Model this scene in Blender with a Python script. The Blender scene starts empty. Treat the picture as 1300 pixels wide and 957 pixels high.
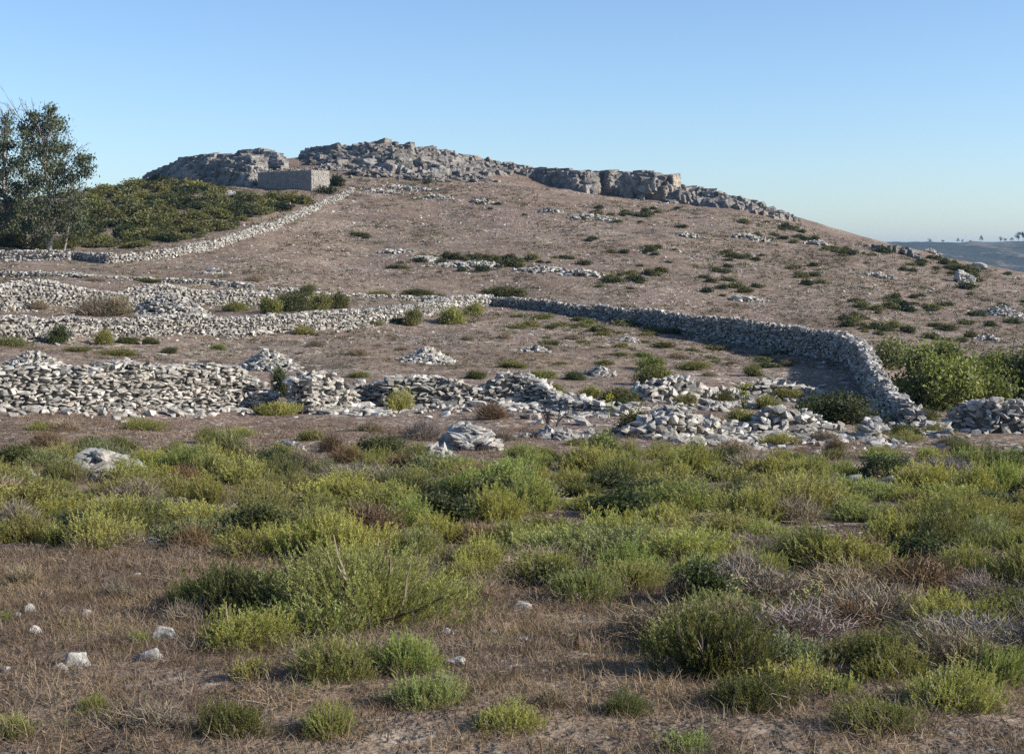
import bpy, bmesh, math, random
import numpy as np
from mathutils import Vector

rng = np.random.default_rng(11)
random.seed(5)
scene = bpy.context.scene
COL = scene.collection

# ------------------------------------------------------------------ camera model (photo pixels, 1300 x 957)
F = 1805.0
PITCH = math.atan(158.5 / F)
CP, SP = math.cos(PITCH), math.sin(PITCH)

def slope(py):                       # Z / Y of the ray through a photo row
    return -math.tan(PITCH + math.atan((py - 478.5) / F))

def ratio(px, py):                   # X / Y of the ray through a photo pixel
    v = (py - 478.5) / F
    return ((px - 650.0) / F) / (CP - v * SP)

def P(px, py, D):                    # the point at forward distance D on the ray
    return np.array([ratio(px, py) * D, D, slope(py) * D])

def proj(p):
    x, y, z = p
    d = y * CP - z * SP
    return 650 + F * x / d, 478.5 - F * (y * SP + z * CP) / d

# ------------------------------------------------------------------ noise
def _hash(ix, iy, seed):
    n = (ix.astype(np.int64) * 374761393 + iy.astype(np.int64) * 668265263 + seed * 1442695041) & 0x7fffffff
    n = ((n ^ (n >> 13)) * 1274126177) & 0x7fffffff
    return ((n ^ (n >> 16)) & 0xffff) / 65535.0

def vnoise(x, y, seed=0):
    x0 = np.floor(x); y0 = np.floor(y)
    fx = x - x0; fy = y - y0
    fx = fx * fx * (3 - 2 * fx); fy = fy * fy * (3 - 2 * fy)
    a = _hash(x0, y0, seed); b = _hash(x0 + 1, y0, seed)
    c = _hash(x0, y0 + 1, seed); d = _hash(x0 + 1, y0 + 1, seed)
    return (a * (1 - fx) + b * fx) * (1 - fy) + (c * (1 - fx) + d * fx) * fy

def fbm(x, y, seed=0, octv=4):
    s = 0; a = 0.5; f = 1.0
    for k in range(octv):
        s = s + a * (vnoise(x * f, y * f, seed + k * 17) - 0.5)
        a *= 0.5; f *= 2.03
    return s

# ------------------------------------------------------------------ terrain profiles: column -> (distance, photo row)
NEAR = [(6.5, 957), (8, 868), (10.5, 790), (15, 700), (22, 620)]

def w2d(u):                          # distance of the second wall along the columns
    return float(np.interp(u, [0, 300, 450, 550, 622], [66, 66, 80, 92, 108]))

PROF = {
    0:    [(29, 551), (35, 518), (44, 474), (59, 434), (64, 404), (78, 394), (82, 366), (98, 353), (125, 331), (135, 317), (170, 288), (210, 266), (235, 257), (260, 257), (300, 272)],
    150:  [(29, 560), (38.5, 518), (48, 473), (64, 432), (69, 405), (84, 396), (88, 367), (99, 356), (125, 333), (150, 303), (170, 280), (210, 250), (230, 241), (250, 239), (300, 250)],
    300:  [(30, 562), (43, 518), (53, 474), (70, 430), (75, 403), (90, 394), (95, 371), (101, 362), (125, 336), (150, 302), (170, 276), (190, 251), (210, 237), (235, 218), (250, 206), (300, 215)],
    375:  [(30, 561), (43, 517), (53, 476), (74, 424), (79, 400), (88, 392), (96, 376), (104, 366), (125, 343), (150, 314), (170, 286), (190, 256), (210, 236), (235, 213), (250, 201), (300, 212)],
    450:  [(30, 560), (43.6, 516), (51, 478), (80, 418), (85, 398), (95, 388), (101, 376), (112, 368), (130, 350), (150, 325), (170, 297), (190, 267), (210, 239), (235, 212), (250, 196), (300, 205)],
    550:  [(31, 560), (44.5, 515), (53, 480), (75, 429), (90, 406), (95, 393), (104, 384), (112, 374), (130, 352), (150, 325), (170, 299), (200, 260), (220, 235), (235, 219), (250, 200), (300, 212)],
    625:  [(31, 562), (44.8, 514), (53, 481), (75, 430), (100, 398), (108, 389), (115, 378), (130, 355), (150, 327), (170, 301), (200, 263), (220, 240), (235, 224), (248, 210), (300, 222)],
    800:  [(30, 570), (40, 532), (50, 497), (60, 468), (75, 438), (92, 414), (100, 402), (115, 380), (130, 358), (150, 331), (170, 306), (200, 276), (220, 259), (235, 249), (248, 226), (300, 238)],
    950:  [(30, 578), (40, 544), (50, 509), (60, 478), (75, 446), (85, 431), (100, 415), (115, 393), (130, 371), (150, 345), (170, 322), (200, 290), (220, 271), (230, 263), (242, 256), (300, 275)],
    1100: [(30, 582), (40, 546), (50, 506), (60, 468), (75, 446), (100, 416), (115, 396), (130, 380), (150, 355), (170, 335), (190, 318), (210, 306), (220, 303), (240, 304), (300, 325)],
    1200: [(30, 585), (40, 550), (50, 522), (60, 494), (75, 461), (100, 426), (115, 408), (130, 392), (150, 370), (170, 350), (185, 337), (200, 329), (210, 327), (230, 331), (300, 345)],
    1300: [(30, 587), (40, 552), (50, 526), (60, 500), (75, 468), (100, 434), (115, 416), (130, 400), (150, 380), (170, 363), (190, 352), (205, 349), (220, 351), (300, 362)],
}

def pchip(xk, yk, x):
    xk = np.array(xk, float); yk = np.array(yk, float)
    h = np.diff(xk); d = np.diff(yk) / h
    m = np.zeros_like(yk)
    for i in range(1, len(xk) - 1):
        if d[i - 1] * d[i] > 0:
            w1 = 2 * h[i] + h[i - 1]; w2 = h[i] + 2 * h[i - 1]
            m[i] = (w1 + w2) / (w1 / d[i - 1] + w2 / d[i])
    m[0] = d[0]; m[-1] = d[-1]
    i = np.clip(np.searchsorted(xk, x) - 1, 0, len(h) - 1)
    t = (x - xk[i]) / h[i]
    return (yk[i] * (1 + 2 * t) * (1 - t) ** 2 + m[i] * h[i] * t * (1 - t) ** 2
            + yk[i + 1] * t * t * (3 - 2 * t) + m[i + 1] * h[i] * t * t * (t - 1))

Dk = np.concatenate([np.linspace(1.2, 6, 14)[:-1], np.exp(np.linspace(math.log(6), math.log(320), 520)), np.exp(np.linspace(math.log(325), math.log(6000), 40))])
Uk = np.concatenate([np.linspace(-2600, -60, 50)[:-1], np.arange(-60, 1365, 5.0), np.linspace(1365, 4000, 50)[1:]])
Ak = (Uk - 650) / F
prof_u = sorted(PROF)
prof_z = []
for u in prof_u:
    pts = NEAR + PROF[u]
    ds = [1.2, 4.0] + [d for d, y in pts] + [420, 650, 1000, 6100]
    zs = [-2.12, -2.2] + [slope(y) * d for d, y in pts] + [-16, -30, -34, -34]
    prof_z.append(pchip(np.log(ds), zs, np.log(Dk)))
prof_z = np.array(prof_z)
Hh = np.zeros((len(Uk), len(Dk)))
for j in range(len(Dk)):
    Hh[:, j] = np.interp(Uk, prof_u, prof_z[:, j])
ker = np.exp(-0.5 * (np.arange(-9, 10) / 4.0) ** 2); ker /= ker.sum()      # soften the creases between columns
i0, i1 = 49, len(Uk) - 49
sub = Hh[i0:i1]
pad = np.pad(sub, ((9, 9), (0, 0)), mode='edge')
Hh[i0:i1] = sum(ker[k] * pad[k:k + sub.shape[0]] for k in range(19))
XX = Ak[:, None] * Dk[None, :]; YY = np.broadcast_to(Dk[None, :], XX.shape)
amp = np.clip(Dk * 0.004, 0.03, 0.8)[None, :]
Hh = Hh + amp * 1.3 * fbm(XX / 5.0, YY / 5.0, 3, 4) + np.minimum(amp, .25) * 0.5 * fbm(XX / 0.9, YY / 0.9, 9, 3)

def gz(x, y):                        # ground height at world x, y (arrays or scalars)
    a = np.asarray(x) / np.asarray(y); d = np.asarray(y)
    fu = np.interp(a, Ak, np.arange(len(Ak))); fd = np.interp(d, Dk, np.arange(len(Dk)))
    iu = np.clip(np.floor(fu).astype(int), 0, len(Ak) - 2); idd = np.clip(np.floor(fd).astype(int), 0, len(Dk) - 2)
    tu = fu - iu; td = fd - idd
    return (Hh[iu, idd] * (1 - tu) * (1 - td) + Hh[iu + 1, idd] * tu * (1 - td) + Hh[iu, idd + 1] * (1 - tu) * td + Hh[iu + 1, idd + 1] * tu * td)

_Dd = np.exp(np.linspace(math.log(4), math.log(330), 4000))

def G(px, py, dmin=4.0):             # the ground point seen at a photo pixel
    a = ratio(px, py); s = slope(py)
    D = _Dd[_Dd >= dmin]
    z = gz(a * D, D)
    hit = np.nonzero(z >= s * D)[0]
    if len(hit) == 0:
        i = int(np.argmax(z / D))
    else:
        i = hit[0]
    return np.array([a * D[i], D[i], z[i]])

# ------------------------------------------------------------------ mesh helpers
class MB:
    def __init__(s): s.v = []; s.t = []; s.c = []; s.n = 0
    def add(s, v, t, c=None):
        v = np.asarray(v, float).reshape(-1, 3); t = np.asarray(t, int).reshape(-1, 3)
        s.v.append(v); s.t.append(t + s.n)
        if c is None: c = np.zeros((len(v), 3))
        c = np.broadcast_to(np.asarray(c, float), (len(v), 3))
        s.c.append(c); s.n += len(v)
    def mesh(s, name, mat, smooth=False):
        v = np.concatenate(s.v).astype(np.float32); t = np.concatenate(s.t).astype(np.int32); c = np.concatenate(s.c)
        me = bpy.data.meshes.new(name)
        me.vertices.add(len(v)); me.vertices.foreach_set('co', v.ravel())
        me.loops.add(len(t) * 3); me.loops.foreach_set('vertex_index', t.ravel())
        me.polygons.add(len(t))
        me.polygons.foreach_set('loop_start', np.arange(0, len(t) * 3, 3, dtype=np.int32))
        me.polygons.foreach_set('loop_total', np.full(len(t), 3, dtype=np.int32))
        me.update(calc_edges=True)
        if not smooth: me.shade_flat()
        at = me.attributes.new('tint', 'FLOAT_COLOR', 'POINT')
        cc = np.ones((len(v), 4), np.float32); cc[:, :3] = c
        at.data.foreach_set('color', cc.ravel())
        me.materials.append(mat)
        return me

def link(name, me, parent=None, loc=None):
    o = bpy.data.objects.new(name, me); COL.objects.link(o)
    if parent is not None: o.parent = parent
    if loc is not None: o.location = loc
    return o

def tag(o, label, cat, group=None):
    o['label'] = label; o['category'] = cat
    if group: o['group'] = group
    return o

def empty(name, loc, label, cat, group=None):
    o = bpy.data.objects.new(name, None); COL.objects.link(o); o.location = loc
    return tag(o, label, cat, group)

def copy_tree(src):
    c = src.copy(); COL.objects.link(c)
    for ch in src.children:
        d = ch.copy(); COL.objects.link(d); d.parent = c
    return c

def ico(sub):
    bm = bmesh.new(); bmesh.ops.create_icosphere(bm, subdivisions=sub + 1, radius=1)
    bm.verts.ensure_lookup_table()
    v = np.array([p.co[:] for p in bm.verts]); t = np.array([[q.index for q in f.verts] for f in bm.faces])
    bm.free(); return v / np.linalg.norm(v, axis=1)[:, None], t

ICO = [ico(k) for k in range(4)]

def n3(p, seed, f):                  # cheap 3-D noise from three 2-D slices
    return (vnoise(p[:, 0] * f + 7, p[:, 1] * f + p[:, 2] * f * .61 + 3, seed) + vnoise(p[:, 1] * f + 11, p[:, 2] * f - p[:, 0] * f * .47, seed + 5)
            + vnoise(p[:, 2] * f + 19, p[:, 0] * f + p[:, 1] * f * .53, seed + 9)) / 3 - 0.5

def rock(sub, planes, rough, seed, flat=1.0, boxy=True):
    """an angular stone: a ball cut by random planes, then roughened; fits in about +-1"""
    r = np.random.default_rng(seed); v, t = ICO[sub]
    nrm = r.normal(size=(planes, 3)); nrm /= np.linalg.norm(nrm, axis=1)[:, None]
    nrm = np.concatenate([nrm, [[0, 0, 1], [0, 0, -1]], [[1, .2, 0], [-1, .1, 0]]]); nrm /= np.linalg.norm(nrm, axis=1)[:, None]
    d = r.uniform(0.6, 1.0, len(nrm)); d[-4:] = r.uniform(.62, .85, 4) if boxy else 1.1
    dot = np.maximum(v @ nrm.T, 1e-3)
    rad = np.minimum((d / dot).min(axis=1), 1.15)
    p = v * rad[:, None]
    p = p * (1 + rough * n3(p + seed, seed, 2.2)[:, None] * 1.4 + rough * .6 * n3(p + seed, seed + 3, 5.0)[:, None])
    p[:, 2] *= flat
    return p, t

def hull_rock(seed, n=16, blocky=.5):
    """sharp-edged stone: the convex hull of points pushed towards a crooked block"""
    r = np.random.default_rng(seed)
    p = r.uniform(-1, 1, (n, 3)); p = np.sign(p) * np.abs(p) ** blocky
    p *= r.uniform(.72, 1.0, (n, 1)); p[:, 0] += p[:, 2] * r.normal(0, .2); p[:, 1] += p[:, 0] * r.normal(0, .2)
    bm = bmesh.new()
    for q in p: bm.verts.new(q)
    res = bmesh.ops.convex_hull(bm, input=bm.verts[:])
    for v in [v for v in bm.verts if not v.link_faces]: bm.verts.remove(v)
    bmesh.ops.triangulate(bm, faces=bm.faces[:])
    bm.verts.index_update(); bm.verts.ensure_lookup_table()
    v = np.array([q.co[:] for q in bm.verts]); t = np.array([[q.index for q in f.verts] for f in bm.faces]); bm.free()
    return v * .92, t

def crag(seed, sub=3):
    """weathered block: sharp planes, horizontal beds and pitted faces"""
    r = np.random.default_rng(seed); v, t = ICO[sub]
    nrm = r.normal(size=(5, 3)); nrm[:, 2] *= .5; nrm = np.concatenate([nrm, np.array([[0, 0, 1], [0, 0, -1], [1, .05, .05], [-.1, 1, 0], [-1, -.05, .1], [.05, -1, .05]]) + r.normal(0, .09, (6, 3))])
    nrm /= np.linalg.norm(nrm, axis=1)[:, None]; d = r.uniform(.8, 1.05, len(nrm)); d[5:] = r.uniform(.58, .74, 6)
    p = v * np.minimum((d / np.maximum(v @ nrm.T, 1e-3)).min(1), 1.25)[:, None]
    bed = (vnoise(p[:, 2] * 5.5 + seed, p[:, 0] * .6, seed) - .5) * .16
    k = 1 + bed + .20 * n3(p + seed, seed, 2.6) + .30 * np.abs(n3(p + seed, seed + 4, 6.0)) - .05
    p[:, :2] *= k[:, None]; p[:, 2] *= (1 + .22 * n3(p + seed, seed + 7, 2.4))
    return p, t

ROCKS = {s: [rock(s, 9, [.1, .14, .22, .3][s], 100 * s + k) for k in range(14)] for s in range(4)}
ROCKS[0] = [hull_rock(500 + k, 10, .6) for k in range(14)]
ROCKS[1] = [hull_rock(600 + k, 18, .5) for k in range(14)]
ROCKS['round'] = [rock(3, 12, .22, 800 + k, 1.0, False) for k in range(14)]
ROCKS['crag'] = [crag(700 + k) for k in range(14)]

def rotmats(yaw, pitch, roll):
    cy, sy, cx, sx, cr, sr = np.cos(yaw), np.sin(yaw), np.cos(pitch), np.sin(pitch), np.cos(roll), np.sin(roll)
    z = np.zeros_like(cy); o = np.ones_like(cy)
    Rz = np.array([[cy, -sy, z], [sy, cy, z], [z, z, o]]).transpose(2, 0, 1)
    Rx = np.array([[o, z, z], [z, cx, -sx], [z, sx, cx]]).transpose(2, 0, 1)
    Ry = np.array([[cr, z, sr], [z, o, z], [-sr, z, cr]]).transpose(2, 0, 1)
    return Rz @ Rx @ Ry

def add_rocks(mb, pos, scl, yaw, tilt, lod):
    pos = np.asarray(pos, float); n = len(pos)
    if n == 0: return
    scl = np.asarray(scl, float); yaw = np.asarray(yaw, float)
    R = rotmats(yaw, rng.normal(0, 1, n) * tilt, rng.normal(0, 1, n) * tilt)
    which = rng.integers(0, 14, n)
    shade = rng.uniform(0, 1, n); warm = rng.uniform(0, 1, n)
    for k in range(14):
        m = which == k
        if not m.any(): continue
        v, t = ROCKS[lod][k]
        vv = np.einsum('nij,nvj->nvi', R[m], v[None] * scl[m][:, None, :]) + pos[m][:, None, :]
        nn = m.sum(); nv = len(v)
        tt = (t[None] + (np.arange(nn) * nv)[:, None, None]).reshape(-1, 3)
        c = np.zeros((nn, nv, 3)); c[:, :, 0] = shade[m][:, None]; c[:, :, 1] = warm[m][:, None]
        mb.add(vv.reshape(-1, 3), tt, c.reshape(-1, 3))

def tube(mb, pts, rad, seg=5, c=(0, 0, 0)):
    pts = np.asarray(pts, float); rad = np.asarray(rad, float); n = len(pts)
    tg = np.gradient(pts, axis=0); tg /= np.maximum(np.linalg.norm(tg, axis=1), 1e-9)[:, None]
    ref = np.where(np.abs(tg[:, 2:3]) > .9, np.array([[1., 0, 0]]), np.array([[0, 0, 1.]]))
    a = np.cross(tg, ref); a /= np.linalg.norm(a, axis=1)[:, None]; b = np.cross(tg, a)
    ang = np.arange(seg) * 2 * math.pi / seg
    v = pts[:, None] + rad[:, None, None] * (a[:, None] * np.cos(ang)[None, :, None] + b[:, None] * np.sin(ang)[None, :, None])
    i = np.arange(n - 1)[:, None] * seg; j = np.arange(seg)[None]; k = (j + 1) % seg
    q = np.stack([i + j, i + k, i + seg + k, i + seg + j], -1).reshape(-1, 4)
    mb.add(v.reshape(-1, 3), np.concatenate([q[:, [0, 1, 2]], q[:, [0, 2, 3]]]), c)

# ------------------------------------------------------------------ materials
def new_mat(name):
    m = bpy.data.materials.new(name); m.use_nodes = True
    nt = m.node_tree; nt.nodes.clear()
    out = nt.nodes.new('ShaderNodeOutputMaterial')
    return m, nt, out

def N(nt, typ, **kw):
    n = nt.nodes.new(typ)
    for k, v in kw.items():
        if k in n.inputs: n.inputs[k].default_value = v
        else: setattr(n, k, v)
    return n

def mixc(nt, fac, a, b, blend='MIX'):
    n = nt.nodes.new('ShaderNodeMix'); n.data_type = 'RGBA'; n.blend_type = blend
    for idx, val in ((0, fac), (6, a), (7, b)):
        if hasattr(val, 'is_linked') or isinstance(val, bpy.types.NodeSocket): nt.links.new(val, n.inputs[idx])
        else: n.inputs[idx].default_value = val if idx == 0 else (*val, 1)
    return n.outputs[2]

def ramp(nt, src, stops):
    n = nt.nodes.new('ShaderNodeValToRGB'); nt.links.new(src, n.inputs[0])
    while len(n.color_ramp.elements) < len(stops): n.color_ramp.elements.new(.5)
    for e, (p, c) in zip(n.color_ramp.elements, stops):
        e.position = p; e.color = (c, c, c, 1) if isinstance(c, (int, float)) else (*c, 1)
    return n.outputs[0]

def noise_tex(nt, co, scale, detail=5, rough=.6):
    n = N(nt, 'ShaderNodeTexNoise'); n.inputs['Scale'].default_value = scale; n.inputs['Detail'].default_value = detail; n.inputs['Roughness'].default_value = rough
    nt.links.new(co, n.inputs['Vector']); return n.outputs[0]

def stone_mat(name, lo, hi, lichen, lfac, scale):
    m, nt, out = new_mat(name)
    co = N(nt, 'ShaderNodeTexCoord').outputs['Object']
    at = N(nt, 'ShaderNodeAttribute', attribute_name='tint')
    sep = N(nt, 'ShaderNodeSeparateColor'); nt.links.new(at.outputs['Color'], sep.inputs[0])
    base = mixc(nt, sep.outputs[0], lo, hi)
    base = mixc(nt, ramp(nt, sep.outputs[1], [(.72, 0.0), (1, .45)]), base, (.42, .33, .22))
    n1 = noise_tex(nt, co, scale, 6, .65)
    base = mixc(nt, ramp(nt, n1, [(.46, 0.0), (.62, lfac)]), base, lichen)
    n2 = noise_tex(nt, co, scale * 5, 5, .7)
    base = mixc(nt, ramp(nt, n2, [(.3, .55), (.7, 0.0)]), base, tuple(x * .5 for x in lo))
    bs = N(nt, 'ShaderNodeBsdfPrincipled', Roughness=.9); bs.inputs['Specular IOR Level'].default_value = .2
    nt.links.new(base, bs.inputs['Base Color'])
    bp = N(nt, 'ShaderNodeBump', Strength=.5, Distance=.05); nt.links.new(n2, bp.inputs['Height']); nt.links.new(bp.outputs[0], bs.inputs['Normal'])
    nt.links.new(bs.outputs[0], out.inputs[0]); return m

M_STONE = stone_mat('limestone_rubble', (.24, .226, .205), (.65, .62, .57), (.14, .135, .12), .7, 3.2)
M_ROCK = stone_mat('limestone_outcrop', (.15, .14, .13), (.335, .315, .29), (.07, .066, .058), .9, .7)
M_HUT = stone_mat('hut_masonry', (.24, .225, .205), (.40, .375, .34), (.18, .17, .16), .6, 1.2)
M_BARE = stone_mat('pale_boulder', (.27, .26, .245), (.50, .48, .45), (.14, .135, .125), .75, 5.0)

def leaf_mat(name, trans=.36, lift=1.45, low=.66, warm=(.16, .11, .05)):
    m, nt, out = new_mat(name)
    oi = N(nt, 'ShaderNodeObjectInfo')
    at = N(nt, 'ShaderNodeAttribute', attribute_name='tint')
    sep = N(nt, 'ShaderNodeSeparateColor'); nt.links.new(at.outputs['Color'], sep.inputs[0])
    hi = mixc(nt, 1.0, oi.outputs['Color'], (lift, lift * .97, lift * .85), 'MULTIPLY')
    lo = mixc(nt, 1.0, oi.outputs['Color'], (low, low * 1.04, low * 1.1), 'MULTIPLY')
    c = mixc(nt, sep.outputs[0], lo, hi)
    c = mixc(nt, sep.outputs[1], c, warm)
    bs = N(nt, 'ShaderNodeBsdfPrincipled', Roughness=.6); bs.inputs['Specular IOR Level'].default_value = .25
    nt.links.new(c, bs.inputs['Base Color'])
    tr = N(nt, 'ShaderNodeBsdfTranslucent'); nt.links.new(mixc(nt, 1.0, c, (1.1, 1.15, .6), 'MULTIPLY'), tr.inputs[0])
    mx = N(nt, 'ShaderNodeMixShader'); mx.inputs[0].default_value = trans
    nt.links.new(bs.outputs[0], mx.inputs[1]); nt.links.new(tr.outputs[0], mx.inputs[2]); nt.links.new(mx.outputs[0], out.inputs[0])
    return m

M_LEAF = leaf_mat('shrub_leaves')
M_DRY = leaf_mat('dry_twigs', .12, 1.5, .55, (.22, .17, .10))
M_GRASS = leaf_mat('dry_grass_blades', .25, 1.6, .5, (.11, .062, .05))
M_EUC = leaf_mat('eucalyptus_leaves', .15, 1.6, .55, (.10, .085, .045))

def bark_mat(name, a, b, sc):
    m, nt, out = new_mat(name)
    co = N(nt, 'ShaderNodeTexCoord').outputs['Object']
    mp = N(nt, 'ShaderNodeMapping'); mp.inputs['Scale'].default_value = (1, 1, .25); nt.links.new(co, mp.inputs[0])
    n = noise_tex(nt, mp.outputs[0], sc, 6, .6)
    bs = N(nt, 'ShaderNodeBsdfPrincipled', Roughness=.85)
    nt.links.new(mixc(nt, ramp(nt, n, [(.38, 0.0), (.62, 1.0)]), a, b), bs.inputs['Base Color'])
    nt.links.new(bs.outputs[0], out.inputs[0]); return m

M_BARK = bark_mat('eucalyptus_bark', (.13, .11, .09), (.33, .29, .245), 1.6)
M_TWIG = bark_mat('shrub_wood', (.10, .075, .055), (.2, .16, .125), 9)
M_CHAR = bark_mat('charred_wood', (.018, .016, .015), (.06, .05, .045), 9)
M_DEADTOP = bark_mat('dead_branch_wood', (.085, .075, .068), (.16, .14, .125), 2)

def ground_mat():
    m, nt, out = new_mat('stony_earth')
    co = N(nt, 'ShaderNodeTexCoord').outputs['Object']
    soil = mixc(nt, ramp(nt, noise_tex(nt, co, .35, 6, .62), [(.36, 0.0), (.64, 1.0)]), (.134, .099, .073), (.208, .162, .124))
    dry = ramp(nt, noise_tex(nt, co, .11, 6, .68), [(.46, 0.0), (.62, .75)])
    c = mixc(nt, dry, soil, (.25, .196, .138))
    c = mixc(nt, ramp(nt, noise_tex(nt, co, .9, 6, .75), [(.48, 0.0), (.62, .7)]), c, (.105, .078, .062))
    c = mixc(nt, ramp(nt, noise_tex(nt, co, .05, 5, .65), [(.46, 0.0), (.62, .6)]), c, (.165, .112, .088))
    st = N(nt, 'ShaderNodeMapping'); st.inputs['Scale'].default_value = (.35, 1.6, 1); nt.links.new(co, st.inputs[0])
    c = mixc(nt, ramp(nt, noise_tex(nt, st.outputs[0], .16, 6, .7), [(.5, 0.0), (.64, .5)]), c, (.29, .24, .19))
    fine = noise_tex(nt, co, 6.0, 4, .7)
    c = mixc(nt, ramp(nt, fine, [(.35, .6), (.6, 0.0)]), c, (.10, .066, .05))
    # scattered chips of white limestone, in patches, of two sizes
    patch = ramp(nt, noise_tex(nt, co, .09, 5, .7), [(.38, 0.0), (.58, 1.0)])
    for sc, lim in ((5.0, .20), (1.8, .15), (.85, .135)):
        vo = N(nt, 'ShaderNodeTexVoronoi', Scale=sc); vo.inputs['Randomness'].default_value = 1
        wn = N(nt, 'ShaderNodeTexNoise'); wn.inputs['Scale'].default_value = sc * 1.7
        nt.links.new(co, wn.inputs['Vector'])
        add = N(nt, 'ShaderNodeVectorMath', operation='MULTIPLY_ADD'); add.inputs[1].default_value = (.22 / sc * 2,) * 3
        nt.links.new(wn.outputs['Color'], add.inputs[0]); nt.links.new(co, add.inputs[2]); nt.links.new(add.outputs[0], vo.inputs['Vector'])
        chip = ramp(nt, vo.outputs['Distance'], [(lim, 1.0), (lim + .06, 0.0)])
        mu = N(nt, 'ShaderNodeMath', operation='MULTIPLY'); nt.links.new(chip, mu.inputs[0]); nt.links.new(patch, mu.inputs[1])
        c = mixc(nt, mu.outputs[0], c, (.46, .42, .38))
    red = ramp(nt, noise_tex(nt, co, .55, 4, .6), [(.66, 0.0), (.74, .6)])
    c = mixc(nt, red, c, (.20, .085, .045))
    bs = N(nt, 'ShaderNodeBsdfPrincipled', Roughness=.95); bs.inputs['Specular IOR Level'].default_value = .1
    nt.links.new(c, bs.inputs['Base Color'])
    b1 = N(nt, 'ShaderNodeBump', Strength=.7, Distance=.06); nt.links.new(fine, b1.inputs['Height'])
    b2 = N(nt, 'ShaderNodeBump', Strength=.8, Distance=.5); nt.links.new(noise_tex(nt, co, 1.1, 5, .65), b2.inputs['Height']); nt.links.new(b1.outputs[0], b2.inputs['Normal'])
    nt.links.new(b2.outputs[0], bs.inputs['Normal'])
    nt.links.new(bs.outputs[0], out.inputs[0]); return m

M_GROUND = ground_mat()

# ------------------------------------------------------------------ ground sheet
def grid_tris(nu, nd):
    i = np.arange(nu - 1)[:, None] * nd; j = np.arange(nd - 1)[None]
    a = i + j; b = i + nd + j
    q = np.stack([a, b, b + 1, a + 1], -1).reshape(-1, 4)
    return np.concatenate([q[:, [0, 1, 2]], q[:, [0, 2, 3]]])

mb = MB(); mb.add(np.stack([XX, YY, Hh], -1).reshape(-1, 3), grid_tris(len(Uk), len(Dk)))
g = link('ground', mb.mesh('ground', M_GROUND, True)); g['kind'] = 'structure'

# far wooded hill beyond the valley
def far_mat():
    m, nt, out = new_mat('far_woodland')
    co = N(nt, 'ShaderNodeTexCoord').outputs['Object']
    c = mixc(nt, ramp(nt, noise_tex(nt, co, .02, 6, .7), [(.4, 0.0), (.62, 1.0)]), (.010, .019, .016), (.030, .040, .027))
    mp = N(nt, 'ShaderNodeMapping'); mp.inputs['Scale'].default_value = (1, .12, 4); nt.links.new(co, mp.inputs[0])
    c = mixc(nt, ramp(nt, noise_tex(nt, mp.outputs[0], .014, 6, .7), [(.55, 0.0), (.6, .9)]), c, (.12, .105, .085))
    bs = N(nt, 'ShaderNodeBsdfPrincipled', Roughness=.9); nt.links.new(c, bs.inputs['Base Color'])
    nt.links.new(bs.outputs[0], out.inputs[0]); return m
fu = np.linspace(-2200, 3600, 900); fd = np.linspace(850, 2200, 120)
FX = ((fu - 650) / F)[:, None] * fd[None]; FY = np.broadcast_to(fd[None], FX.shape)
crest = 1300 * np.vectorize(slope)(np.interp(fu, [-2200, 1100, 1150, 1220, 1300, 3600], [313, 308, 307.5, 308, 306.5, 310]))
t = np.clip((fd - 850) / 450, 0, 1); up = t * t * (3 - 2 * t)
FZ = -36 + (crest[:, None] + 36) * up[None] - np.clip((FY - 1330) / 900, 0, 1) * 25 + 2.2 * fbm(FX / 14, FY / 14, 31, 3) * (.4 + up[None]) + 6 * fbm(FX / 160, FY / 160, 7, 3) * up[None] * (1 - up[None]) * 3
mb = MB(); mb.add(np.stack([FX, FY, FZ], -1).reshape(-1, 3), grid_tris(len(fu), len(fd)))
fh = link('hill', mb.mesh('hill', far_mat(), False)); fh['kind'] = 'structure'

# ------------------------------------------------------------------ dry stone walls
def resample(pts, ds):
    pts = np.array(pts, float)
    d = np.concatenate([[0], np.cumsum(np.linalg.norm(np.diff(pts[:, :2], axis=0), axis=1))])
    s = np.arange(0, d[-1] + ds * .5, ds)
    return np.stack([np.interp(s, d, pts[:, k]) for k in range(pts.shape[1])], 1), d[-1]

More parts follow.
